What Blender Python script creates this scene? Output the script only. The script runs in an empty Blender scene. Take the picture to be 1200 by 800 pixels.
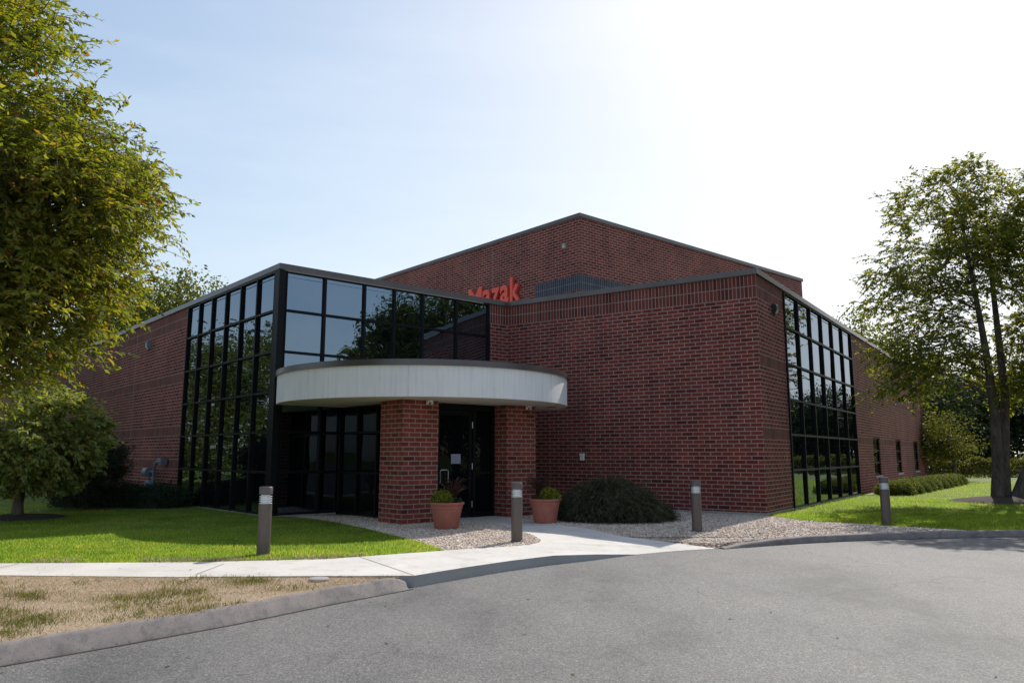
import bpy, math, random
import numpy as np
from mathutils import Vector, noise
from mathutils.geometry import tessellate_polygon

R = math.radians
scene = bpy.context.scene
COL = scene.collection

# ------------------------------------------------------------------ camera, sky, sun, exposure
cam_data = bpy.data.cameras.new("camera")
cam = bpy.data.objects.new("camera", cam_data)
COL.objects.link(cam)
cam.location = (0, 0, 1.58)
cam.rotation_euler = (R(90 + 8.39), 0, 0)
cam_data.sensor_width = 36
cam_data.lens = 26.9
cam_data.clip_start = 0.1
cam_data.clip_end = 2000
scene.camera = cam

SUN_AZ, SUN_EL = 33.5, 43.0            # clockwise from +Y, above the horizon
world = bpy.data.worlds.new("World")
scene.world = world
world.use_nodes = True
wn = world.node_tree
wn.nodes.clear()
w_out = wn.nodes.new("ShaderNodeOutputWorld")
w_bg = wn.nodes.new("ShaderNodeBackground")
sky = wn.nodes.new("ShaderNodeTexSky")
sky.sky_type = 'NISHITA'
sky.sun_disc = False
sky.sun_elevation = R(SUN_EL)
sky.sun_rotation = R(SUN_AZ)
sky.altitude = 50
sky.air_density = 1.0
sky.dust_density = 1.3
sky.ozone_density = 0.9
w_bg.inputs["Strength"].default_value = 0.15
# thin cirrus: a stretched noise over the sky direction lifts the blue a little
tc = wn.nodes.new("ShaderNodeTexCoord")
mp = wn.nodes.new("ShaderNodeMapping")
mp.inputs["Rotation"].default_value = (0.25, 0.3, 0.5)
mp.inputs["Scale"].default_value = (1.2, 3.5, 9.0)
nz = wn.nodes.new("ShaderNodeTexNoise")
nz.inputs["Scale"].default_value = 1.6
nz.inputs["Detail"].default_value = 5
nz.inputs["Roughness"].default_value = 0.55
rp = wn.nodes.new("ShaderNodeValToRGB")
rp.color_ramp.elements[0].position = 0.45
rp.color_ramp.elements[0].color = (0.02, 0.02, 0.02, 1)
rp.color_ramp.elements[1].position = 0.8
rp.color_ramp.elements[1].color = (0.16, 0.16, 0.16, 1)
mx = wn.nodes.new("ShaderNodeMixRGB")
mx.inputs[2].default_value = (4.9, 5.1, 5.3, 1)
wn.links.new(tc.outputs["Generated"], mp.inputs["Vector"])
wn.links.new(mp.outputs["Vector"], nz.inputs["Vector"])
wn.links.new(nz.outputs["Fac"], rp.inputs["Fac"])
wn.links.new(rp.outputs["Color"], mx.inputs["Fac"])
hs = wn.nodes.new("ShaderNodeHueSaturation")
hs.inputs["Saturation"].default_value = 0.98
wn.links.new(sky.outputs["Color"], hs.inputs["Color"])
def vmath(op, a, b):
    n = wn.nodes.new("ShaderNodeVectorMath")
    n.operation = op
    for i, v in enumerate((a, b)):
        if isinstance(v, tuple):
            n.inputs[i].default_value = v
        else:
            wn.links.new(v, n.inputs[i])
    return n.outputs[0]
# hazy air: the glow round the sun levels off instead of burning through
sq = vmath('MULTIPLY', hs.outputs["Color"], hs.outputs["Color"])
sq = vmath('MULTIPLY', sq, (1 / 5.5 ** 2, 1 / 5.5 ** 2, 1 / 5.6 ** 2))
sq = vmath('ADD', sq, (1.0, 1.0, 1.0))
sep = wn.nodes.new("ShaderNodeSeparateXYZ")
wn.links.new(sq, sep.inputs[0])
cmb = wn.nodes.new("ShaderNodeCombineXYZ")
for i in range(3):
    p = wn.nodes.new("ShaderNodeMath")
    p.operation = 'POWER'
    p.inputs[1].default_value = 0.5
    wn.links.new(sep.outputs[i], p.inputs[0])
    wn.links.new(p.outputs[0], cmb.inputs[i])
hazy = vmath('DIVIDE', hs.outputs["Color"], cmb.outputs[0])
wn.links.new(hazy, mx.inputs[1])
wn.links.new(mx.outputs["Color"], w_bg.inputs["Color"])
wn.links.new(w_bg.outputs["Background"], w_out.inputs["Surface"])

sun_data = bpy.data.lights.new("sun", 'SUN')
sun_data.energy = 2.9
sun_data.angle = R(0.5)
sun_data.color = (1.0, 0.95, 0.87)
sun = bpy.data.objects.new("sun", sun_data)
COL.objects.link(sun)
sdir = Vector((math.sin(R(SUN_AZ)) * math.cos(R(SUN_EL)), math.cos(R(SUN_AZ)) * math.cos(R(SUN_EL)), math.sin(R(SUN_EL))))
sun.rotation_euler = sdir.to_track_quat('Z', 'Y').to_euler()
sun.location = (30, 40, 60)

scene.view_settings.view_transform = 'Standard'
scene.view_settings.look = 'None'
scene.view_settings.gamma = 1
scene.view_settings.use_curve_mapping = False
scene.view_settings.exposure = 0.65
scene.cycles.max_bounces = 6
scene.cycles.transparent_max_bounces = 4
scene.cycles.use_denoising = True

# ------------------------------------------------------------------ materials
def mat_base(name):
    m = bpy.data.materials.new(name)
    m.use_nodes = True
    nt = m.node_tree
    return m, nt, nt.nodes["Principled BSDF"]

def nd(nt, typ, **kw):
    n = nt.nodes.new(typ)
    for k, v in kw.items():
        setattr(n, k, v)
    return n

def ramp(nt, fac, stops, interp='LINEAR'):
    r = nt.nodes.new("ShaderNodeValToRGB")
    cr = r.color_ramp
    cr.interpolation = interp
    while len(cr.elements) < len(stops):
        cr.elements.new(0.5)
    for e, (p, c) in zip(cr.elements, stops):
        e.position = p
        e.color = tuple(c) + (1,) if len(c) == 3 else c
    nt.links.new(fac, r.inputs["Fac"])
    return r.outputs["Color"]

def noise_fac(nt, vec, scale, detail=4, rough=0.55, stretch=None):
    if stretch:
        mpn = nt.nodes.new("ShaderNodeMapping")
        mpn.inputs["Scale"].default_value = stretch
        nt.links.new(vec, mpn.inputs["Vector"])
        vec = mpn.outputs["Vector"]
    n = nt.nodes.new("ShaderNodeTexNoise")
    n.inputs["Scale"].default_value = scale
    n.inputs["Detail"].default_value = detail
    n.inputs["Roughness"].default_value = rough
    nt.links.new(vec, n.inputs["Vector"])
    return n.outputs["Fac"]

def mixc(nt, fac, a, b, mode='MIX'):
    m = nt.nodes.new("ShaderNodeMixRGB")
    m.blend_type = mode
    for i, v in ((0, fac), (1, a), (2, b)):
        if hasattr(v, "is_output") or isinstance(v, bpy.types.NodeSocket):
            nt.links.new(v, m.inputs[i])
        elif isinstance(v, (int, float)):
            m.inputs[i].default_value = v
        else:
            m.inputs[i].default_value = tuple(v) + (1,)
    return m.outputs[0]

def bump(nt, bsdf, height, strength=0.3, dist=0.01):
    b = nt.nodes.new("ShaderNodeBump")
    b.inputs["Strength"].default_value = strength
    b.inputs["Distance"].default_value = dist
    nt.links.new(height, b.inputs["Height"])
    nt.links.new(b.outputs["Normal"], bsdf.inputs["Normal"])

def objco(nt):
    return nt.nodes.new("ShaderNodeTexCoord").outputs["Object"]

def geopos(nt):
    return nt.nodes.new("ShaderNodeNewGeometry").outputs["Position"]

def plain(name, color, rough=0.6, metal=0.0, var=0.12, scale=6.0, spec=0.5, bumps=0.0):
    m, nt, b = mat_base(name)
    f = noise_fac(nt, objco(nt), scale, 5)
    lo = [c * (1 - var) for c in color]
    hi = [min(1, c * (1 + var)) for c in color]
    nt.links.new(ramp(nt, f, [(0.3, lo), (0.7, hi)]), b.inputs["Base Color"])
    b.inputs["Roughness"].default_value = rough
    b.inputs["Metallic"].default_value = metal
    b.inputs["Specular IOR Level"].default_value = spec
    if bumps:
        bump(nt, b, noise_fac(nt, objco(nt), scale * 8, 4), bumps, 0.01)
    return m

def brick_mat(name, c1, c2, mortar, bw, rh, ms=0.012, offset=0.5, dark=0.55):
    m, nt, b = mat_base(name)
    uv = nt.nodes.new("ShaderNodeTexCoord").outputs["UV"]
    br = nt.nodes.new("ShaderNodeTexBrick")
    br.offset = offset
    br.inputs["Color1"].default_value = tuple(c1) + (1,)
    br.inputs["Color2"].default_value = tuple(c2) + (1,)
    br.inputs["Mortar"].default_value = tuple(mortar) + (1,)
    br.inputs["Scale"].default_value = 1
    br.inputs["Brick Width"].default_value = bw
    br.inputs["Row Height"].default_value = rh
    br.inputs["Mortar Size"].default_value = ms
    br.inputs["Mortar Smooth"].default_value = 0.15
    br.inputs["Bias"].default_value = -0.1
    nt.links.new(uv, br.inputs["Vector"])
    # a second brick field shifted by whole bricks darkens a few headers at random
    br2 = nt.nodes.new("ShaderNodeTexBrick")
    br2.offset = offset
    br2.inputs["Color1"].default_value = (1, 1, 1, 1)
    br2.inputs["Color2"].default_value = (0, 0, 0, 1)
    br2.inputs["Mortar"].default_value = (1, 1, 1, 1)
    br2.inputs["Scale"].default_value = 1
    br2.inputs["Brick Width"].default_value = bw
    br2.inputs["Row Height"].default_value = rh
    br2.inputs["Mortar Size"].default_value = ms
    mpn = nt.nodes.new("ShaderNodeMapping")
    mpn.inputs["Location"].default_value = (bw * 34, rh * 58, 0)
    nt.links.new(uv, mpn.inputs["Vector"])
    nt.links.new(mpn.outputs["Vector"], br2.inputs["Vector"])
    dk = ramp(nt, br2.outputs["Color"], [(0.0, (dark,) * 3), (0.22, (0.8,) * 3), (0.45, (1, 1, 1))])
    col = mixc(nt, 1.0, br.outputs["Color"], dk, 'MULTIPLY')
    big = ramp(nt, noise_fac(nt, uv, 0.5, 6, 0.65), [(0.3, (0.74, 0.73, 0.76)), (0.7, (1.16, 1.13, 1.08))])
    run = ramp(nt, noise_fac(nt, uv, 1.5, 6, 0.6, (1.6, 0.16, 1)), [(0.35, (0.84, 0.84, 0.86)), (0.6, (1.05, 1.05, 1.04))])
    col = mixc(nt, 1.0, col, run, 'MULTIPLY')
    col = mixc(nt, 1.0, col, big, 'MULTIPLY')
    fine = ramp(nt, noise_fac(nt, uv, 38, 3), [(0.25, (0.85,) * 3), (0.75, (1.12,) * 3)])
    col = mixc(nt, 1.0, col, fine, 'MULTIPLY')
    nt.links.new(col, b.inputs["Base Color"])
    b.inputs["Roughness"].default_value = 0.78
    b.inputs["Specular IOR Level"].default_value = 0.12
    inv = nt.nodes.new("ShaderNodeInvert")
    nt.links.new(br.outputs["Fac"], inv.inputs["Color"])
    add = mixc(nt, 0.25, inv.outputs["Color"], fine)
    bump(nt, b, add, 0.5, 0.008)
    return m

BW, RH = 0.325, 0.11
M = {}
M['brick'] = brick_mat("red_brick", (0.245, 0.054, 0.039), (0.172, 0.043, 0.035), (0.38, 0.285, 0.25), BW, RH)
M['soldier'] = brick_mat("soldier_brick", (0.21, 0.052, 0.037), (0.15, 0.042, 0.034), (0.32, 0.245, 0.215), RH, BW, offset=0.0, dark=0.6)
M['slate'] = brick_mat("slate_brick", (0.075, 0.085, 0.105), (0.06, 0.07, 0.09), (0.24, 0.23, 0.24), RH, 0.31, offset=0.0, dark=0.8)
M['pier'] = brick_mat("pier_brick", (0.29, 0.068, 0.047), (0.215, 0.055, 0.042), (0.36, 0.28, 0.24), BW, RH)

def glass_mat(name="tinted_glass", ior=3.3, tint=(0.60, 0.77, 0.97)):
    m, nt, b = mat_base(name)
    b.inputs["Specular Tint"].default_value = tuple(tint) + (1,)
    b.inputs["Base Color"].default_value = (0.004, 0.005, 0.006, 1)
    b.inputs["Roughness"].default_value = 0.012
    b.inputs["IOR"].default_value = ior
    f = noise_fac(nt, geopos(nt), 0.9, 2, 0.4)
    bump(nt, b, f, 0.075, 0.12)
    return m
M['glass'] = glass_mat()
M['entrance_glass'] = glass_mat("dark_entrance_glass", 1.27, (1, 1, 1))
M['frame'] = plain("black_aluminium", (0.005, 0.005, 0.006), 0.5, 0.0, 0.2, 3, 0.18)
M['coping'] = plain("bronze_coping", (0.115, 0.098, 0.09), 0.34, 0.55, 0.12, 1.5)
M['roof'] = plain("roof_membrane", (0.25, 0.25, 0.24), 0.9)
M['found'] = plain("foundation_concrete", (0.33, 0.31, 0.29), 0.85, 0, 0.18, 3, bumps=0.3)
M['soffit'] = plain("soffit_plaster", (0.88, 0.80, 0.68), 0.85, 0, 0.05, 0.9)
M['dark'] = plain("dark_interior", (0.01, 0.01, 0.01), 0.7)
M['steel'] = plain("brushed_steel", (0.55, 0.55, 0.55), 0.3, 1.0, 0.05)
M['white'] = plain("white_plastic", (0.78, 0.77, 0.74), 0.5, 0, 0.04)
M['paper'] = plain("white_paper", (0.30, 0.32, 0.40), 0.9, 0, 0.05, 20)
M['grey_metal'] = plain("grey_painted_metal", (0.17, 0.20, 0.235), 0.42, 0.2, 0.1)
M['black'] = plain("black_plastic", (0.015, 0.015, 0.016), 0.4)
M['bollard'] = plain("bronze_bollard_paint", (0.125, 0.098, 0.088), 0.42, 0.25, 0.08, 9)
M['terracotta'] = plain("terracotta_pot", (0.40, 0.135, 0.095), 0.72, 0, 0.13, 5, bumps=0.15)
M['soil'] = plain("potting_soil", (0.045, 0.03, 0.02), 0.95, 0, 0.4, 30, bumps=0.8)
M['bark'] = None

def stucco():
    m, nt, b = mat_base("white_stucco")
    g = geopos(nt)
    st = noise_fac(nt, g, 5.5, 8, 0.75, (2.3, 2.3, 0.10))
    cl = noise_fac(nt, g, 1.1, 4)
    c = ramp(nt, st, [(0.27, (0.55, 0.54, 0.53)), (0.44, (0.81, 0.79, 0.76)), (0.7, (0.90, 0.87, 0.83))])
    c = mixc(nt, 1.0, c, ramp(nt, cl, [(0.3, (0.9, 0.91, 0.93)), (0.7, (1, 1, 1))]), 'MULTIPLY')
    nt.links.new(c, b.inputs["Base Color"])
    b.inputs["Roughness"].default_value = 0.85
    bump(nt, b, noise_fac(nt, g, 60, 3), 0.12, 0.01)
    return m
M['stucco'] = stucco()

def bark(name, lo, hi):
    m, nt, b = mat_base(name)
    g = geopos(nt)
    f = noise_fac(nt, g, 7, 6, 0.65, (1, 1, 0.35))
    nt.links.new(ramp(nt, f, [(0.3, lo), (0.52, [(a + c) / 2 for a, c in zip(lo, hi)]), (0.75, hi)]), b.inputs["Base Color"])
    b.inputs["Roughness"].default_value = 0.9
    bump(nt, b, f, 0.6, 0.03)
    return m
M['bark'] = bark("grey_brown_bark", (0.045, 0.032, 0.025), (0.16, 0.125, 0.10))
M['birch'] = bark("river_birch_bark", (0.04, 0.028, 0.025), (0.17, 0.13, 0.115))

def leaf_mat(name, stops, trans=0.45, patch=0.5, gloss=0.6):
    """leaf colour varies leaf by leaf and from branch to branch; thin leaves let light through"""
    m, nt, b = mat_base(name)
    geo = nt.nodes.new("ShaderNodeNewGeometry")
    c = ramp(nt, geo.outputs["Random Per Island"], stops)
    pf = noise_fac(nt, geo.outputs["Position"], patch, 3)
    c = mixc(nt, 1.0, c, ramp(nt, pf, [(0.3, (0.78, 0.82, 0.72)), (0.7, (1.2, 1.12, 1.0))]), 'MULTIPLY')
    nt.links.new(c, b.inputs["Base Color"])
    b.inputs["Roughness"].default_value = gloss
    b.inputs["Specular IOR Level"].default_value = 0.22
    tr = nt.nodes.new("ShaderNodeBsdfTranslucent")
    tc2 = mixc(nt, 1.0, c, (1.9, 1.75, 0.55), 'MULTIPLY')
    nt.links.new(tc2, tr.inputs["Color"])
    ms = nt.nodes.new("ShaderNodeMixShader")
    ms.inputs[0].default_value = trans
    nt.links.new(b.outputs[0], ms.inputs[1])
    nt.links.new(tr.outputs[0], ms.inputs[2])
    out = nt.nodes["Material Output"]
    nt.links.new(ms.outputs[0], out.inputs["Surface"])
    return m

M['leaf_zelkova'] = leaf_mat("zelkova_leaf", [(0.0, (0.085, 0.125, 0.022)), (0.5, (0.165, 0.20, 0.034)), (0.90, (0.24, 0.24, 0.042)), (0.975, (0.27, 0.19, 0.045)), (1.0, (0.30, 0.09, 0.04))], 0.56)
M['leaf_dogwood'] = leaf_mat("dogwood_leaf", [(0.0, (0.14, 0.19, 0.07)), (0.6, (0.24, 0.29, 0.11)), (0.95, (0.32, 0.33, 0.15)), (1.0, (0.30, 0.16, 0.09))], 0.45)
M['leaf_birch'] = leaf_mat("birch_leaf", [(0.0, (0.070, 0.11, 0.030)), (0.6, (0.145, 0.18, 0.042)), (0.9, (0.26, 0.24, 0.045)), (1.0, (0.32, 0.26, 0.05))], 0.56)
M['leaf_far'] = leaf_mat("woodland_leaf", [(0.0, (0.06, 0.09, 0.028)), (0.6, (0.115, 0.145, 0.040)), (1.0, (0.20, 0.185, 0.045))], 0.42, 0.25)
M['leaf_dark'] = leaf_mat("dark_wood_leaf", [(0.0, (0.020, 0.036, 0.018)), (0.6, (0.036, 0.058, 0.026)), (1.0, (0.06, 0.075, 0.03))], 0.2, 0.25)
M['leaf_yew'] = leaf_mat("yew_leaf", [(0.0, (0.016, 0.036, 0.020)), (0.7, (0.03, 0.058, 0.03)), (1.0, (0.05, 0.075, 0.035))], 0.15, 1.5)
M['leaf_box'] = leaf_mat("boxwood_leaf", [(0.0, (0.05, 0.085, 0.018)), (0.6, (0.12, 0.16, 0.028)), (1.0, (0.22, 0.23, 0.04))], 0.3, 1.5)
M['leaf_maple'] = leaf_mat("laceleaf_maple_leaf", [(0.0, (0.040, 0.046, 0.030)), (0.6, (0.080, 0.088, 0.052)), (1.0, (0.13, 0.11, 0.065))], 0.25, 1.6)
M['leaf_mum'] = leaf_mat("chrysanthemum_leaf", [(0.0, (0.05, 0.10, 0.018)), (0.4, (0.11, 0.17, 0.025)), (0.7, (0.24, 0.25, 0.03)), (1.0, (0.45, 0.36, 0.04))], 0.3, 4)
M['leaf_purple'] = leaf_mat("purple_grass_leaf", [(0.0, (0.035, 0.015, 0.018)), (0.7, (0.075, 0.035, 0.03)), (1.0, (0.12, 0.07, 0.05))], 0.25, 4)
M['leaf_vine'] = leaf_mat("vine_leaf", [(0.0, (0.05, 0.07, 0.022)), (0.6, (0.11, 0.125, 0.035)), (1.0, (0.20, 0.17, 0.06))], 0.35, 0.8)

def grass_mat(name, blades):
    m, nt, b = mat_base(name)
    geo = nt.nodes.new("ShaderNodeNewGeometry")
    g = geo.outputs["Position"]
    if blades:
        c = ramp(nt, geo.outputs["Random Per Island"], [(0.0, (0.07, 0.115, 0.016)), (0.6, (0.12, 0.165, 0.026)), (0.93, (0.17, 0.195, 0.045)), (1.0, (0.30, 0.25, 0.11))])
    else:
        c = ramp(nt, noise_fac(nt, g, 9, 6, 0.7), [(0.3, (0.075, 0.11, 0.016)), (0.7, (0.16, 0.20, 0.03))])
    pf = noise_fac(nt, g, 0.9, 6, 0.68)
    c = mixc(nt, 1.0, c, ramp(nt, pf, [(0.3, (0.66, 0.76, 0.7)), (0.5, (1, 1, 1)), (0.70, (1.5, 1.2, 1.3))]), 'MULTIPLY')
    nt.links.new(c, b.inputs["Base Color"])
    b.inputs["Roughness"].default_value = 0.75
    b.inputs["Specular IOR Level"].default_value = 0.12
    if blades:
        tr = nt.nodes.new("ShaderNodeBsdfTranslucent")
        nt.links.new(mixc(nt, 1.0, c, (3.8, 4.0, 2.2), 'MULTIPLY'), tr.inputs["Color"])
        ms = nt.nodes.new("ShaderNodeMixShader")
        ms.inputs[0].default_value = 0.6
        nt.links.new(b.outputs[0], ms.inputs[1])
        nt.links.new(tr.outputs[0], ms.inputs[2])
        nt.links.new(ms.outputs[0], nt.nodes["Material Output"].inputs["Surface"])
    else:
        bump(nt, b, noise_fac(nt, g, 40, 4), 0.8, 0.03)
    return m
M['grass'] = grass_mat("lawn_soil_grass", False)
M['blade'] = grass_mat("lawn_blade", True)

def straw_ground():
    m, nt, b = mat_base("dry_lawn")
    g = geopos(nt)
    f = noise_fac(nt, g, 1.3, 6, 0.65)
    f2 = noise_fac(nt, g, 45, 5, 0.7, (1, 2.2, 1))
    c = ramp(nt, f, [(0.32, (0.34, 0.25, 0.12)), (0.5, (0.56, 0.41, 0.27)), (0.72, (0.64, 0.49, 0.35))])
    c = mixc(nt, 1.0, c, ramp(nt, f2, [(0.3, (0.62,) * 3), (0.7, (1.15,) * 3)]), 'MULTIPLY')
    nt.links.new(c, b.inputs["Base Color"])
    b.inputs["Roughness"].default_value = 0.95
    bump(nt, b, f2, 0.9, 0.025)
    return m
M['dry'] = straw_ground()

def straw_blade():
    m, nt, b = mat_base("dry_blade")
    geo = nt.nodes.new("ShaderNodeNewGeometry")
    c = ramp(nt, geo.outputs["Random Per Island"], [(0.0, (0.34, 0.24, 0.13)), (0.5, (0.58, 0.43, 0.27)), (0.85, (0.68, 0.53, 0.36)), (1.0, (0.22, 0.20, 0.07))])
    nt.links.new(c, b.inputs["Base Color"])
    b.inputs["Roughness"].default_value = 0.8
    return m
M['straw'] = straw_blade()
M['tuft'] = leaf_mat("tuft_blade", [(0.0, (0.07, 0.095, 0.022)), (0.6, (0.12, 0.14, 0.035)), (1.0, (0.26, 0.22, 0.09))], 0.35, 2)

def asphalt():
    m, nt, b = mat_base("worn_asphalt")
    g = geopos(nt)
    sp = noise_fac(nt, g, 62, 4, 0.75)
    mid = noise_fac(nt, g, 14, 5, 0.7)
    big = noise_fac(nt, g, 0.55, 7, 0.66, (1.0, 0.6, 1))
    c = ramp(nt, sp, [(0.34, (0.046, 0.043, 0.041)), (0.5, (0.130, 0.123, 0.117)), (0.66, (0.29, 0.274, 0.262))])
    c = mixc(nt, 1.0, c, ramp(nt, mid, [(0.3, (0.76,) * 3), (0.7, (1.2,) * 3)]), 'MULTIPLY')
    c = mixc(nt, 1.0, c, ramp(nt, big, [(0.34, (0.62, 0.62, 0.63)), (0.48, (0.98, 0.98, 0.98)), (0.70, (1.22, 1.20, 1.17))]), 'MULTIPLY')
    # hairline cracks, only here and there
    vo = nt.nodes.new("ShaderNodeTexVoronoi")
    vo.feature = 'DISTANCE_TO_EDGE'
    vo.inputs["Scale"].default_value = 0.22
    wob = nt.nodes.new("ShaderNodeTexNoise")
    wob.inputs["Scale"].default_value = 1.6
    wob.inputs["Detail"].default_value = 6
    nt.links.new(g, wob.inputs["Vector"])
    vm = nt.nodes.new("ShaderNodeVectorMath")
    vm.operation = 'MULTIPLY_ADD'
    vm.inputs[1].default_value = (1.2, 1.2, 0)
    nt.links.new(wob.outputs["Color"], vm.inputs[0])
    nt.links.new(g, vm.inputs[2])
    nt.links.new(vm.outputs[0], vo.inputs["Vector"])
    ck = ramp(nt, vo.outputs["Distance"], [(0.0, (1, 1, 1)), (0.0045, (0, 0, 0))])
    msk = ramp(nt, noise_fac(nt, g, 0.28, 2), [(0.46, (0, 0, 0)), (0.54, (0.75, 0.75, 0.75))])
    fac = mixc(nt, 1.0, ck, msk, 'MULTIPLY')
    c = mixc(nt, fac, c, (0.05, 0.048, 0.046))
    nt.links.new(c, b.inputs["Base Color"])
    b.inputs["Roughness"].default_value = 0.72
    b.inputs["Specular IOR Level"].default_value = 0.45
    bump(nt, b, sp, 0.55, 0.008)
    return m
M['asphalt'] = asphalt()

def concrete(name, base, joint=True):
    m, nt, b = mat_base(name)
    g = geopos(nt)
    big = noise_fac(nt, g, 0.9, 6, 0.65)
    fine = noise_fac(nt, g, 70, 3)
    c = ramp(nt, big, [(0.3, [x * 0.86 for x in base]), (0.7, [min(1, x * 1.07) for x in base])])
    c = mixc(nt, 1.0, c, ramp(nt, fine, [(0.3, (0.88,) * 3), (0.7, (1.08,) * 3)]), 'MULTIPLY')
    nt.links.new(c, b.inputs["Base Color"])
    b.inputs["Roughness"].default_value = 0.85
    bump(nt, b, fine, 0.25, 0.006)
    return m
M['walk'] = concrete("pale_concrete", (0.66, 0.615, 0.56))
nt_ = M['walk'].node_tree
b_ = nt_.nodes["Principled BSDF"]
kc = b_.inputs["Base Color"].links[0].from_socket
kc = mixc(nt_, 1.0, kc, ramp(nt_, noise_fac(nt_, geopos(nt_), 2.6, 7, 0.72), [(0.30, (0.80, 0.79, 0.77)), (0.5, (1, 1, 1))]), 'MULTIPLY')
nt_.links.new(kc, b_.inputs["Base Color"])
M['joint'] = plain("joint_filler", (0.30, 0.27, 0.25), 0.9)
M['kerb'] = concrete("grey_kerb", (0.235, 0.200, 0.185))
nt_ = M['kerb'].node_tree
b_ = nt_.nodes["Principled BSDF"]
g_ = geopos(nt_)
kc = b_.inputs["Base Color"].links[0].from_socket
kc = mixc(nt_, 1.0, kc, ramp(nt_, noise_fac(nt_, g_, 5.5, 7, 0.7), [(0.32, (0.62, 0.62, 0.63)), (0.5, (1, 1, 1)), (0.7, (1.2, 1.18, 1.15))]), 'MULTIPLY')
kc = mixc(nt_, ramp(nt_, noise_fac(nt_, g_, 34, 3, 0.6), [(0.30, (0.8,) * 3), (0.38, (0, 0, 0))]), kc, (0.07, 0.062, 0.058))
nt_.links.new(kc, b_.inputs["Base Color"])
M['walkface'] = concrete("kerb_face_concrete", (0.34, 0.33, 0.32))

def gravel_base():
    m, nt, b = mat_base("gravel_bed")
    g = geopos(nt)
    vo = nt.nodes.new("ShaderNodeTexVoronoi")
    vo.inputs["Scale"].default_value = 26
    nt.links.new(g, vo.inputs["Vector"])
    sep = nt.nodes.new("ShaderNodeSeparateColor")
    nt.links.new(vo.outputs["Color"], sep.inputs[0])
    c = ramp(nt, sep.outputs[0], [(0.0, (0.26, 0.18, 0.14)), (0.4, (0.46, 0.34, 0.26)), (0.8, (0.58, 0.47, 0.38)), (1, (0.66, 0.58, 0.5))])
    c = mixc(nt, 1.0, c, ramp(nt, vo.outputs["Distance"], [(0.2, (1, 1, 1)), (0.7, (0.45,) * 3)]), 'MULTIPLY')
    nt.links.new(c, b.inputs["Base Color"])
    b.inputs["Roughness"].default_value = 0.9
    return m
M['gravelbed'] = gravel_base()

def stone_mat():
    m, nt, b = mat_base("gravel_stone")
    geo = nt.nodes.new("ShaderNodeNewGeometry")
    c = ramp(nt, geo.outputs["Random Per Island"], [(0.0, (0.24, 0.17, 0.13)), (0.2, (0.46, 0.32, 0.23)), (0.45, (0.60, 0.45, 0.34)), (0.7, (0.68, 0.55, 0.43)), (0.88, (0.54, 0.49, 0.44)), (1.0, (0.80, 0.73, 0.64))])
    nt.links.new(c, b.inputs["Base Color"])
    b.inputs["Roughness"].default_value = 0.75
    return m
M['stone'] = stone_mat()
M['mulch'] = plain("brown_mulch", (0.055, 0.034, 0.026), 0.95, 0, 0.55, 25, bumps=0.9)

def emit_mat(name, color, strength):
    m, nt, b = mat_base(name)
    b.inputs["Base Color"].default_value = tuple(color) + (1,)
    b.inputs["Emission Color"].default_value = tuple(color) + (1,)
    b.inputs["Emission Strength"].default_value = strength
    return m
M['red_led'] = emit_mat("red_led", (1.0, 0.05, 0.06), 0.9)
M['sign_red'] = plain("red_sign_face", (0.86, 0.082, 0.042), 0.45, 0, 0.04)
M['lens'] = plain("frosted_lens", (0.72, 0.74, 0.78), 0.22, 0.3, 0.04)
M['hedge_core'] = plain("hedge_inner_twigs", (0.022, 0.024, 0.014), 0.95, 0, 0.4, 20)

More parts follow.
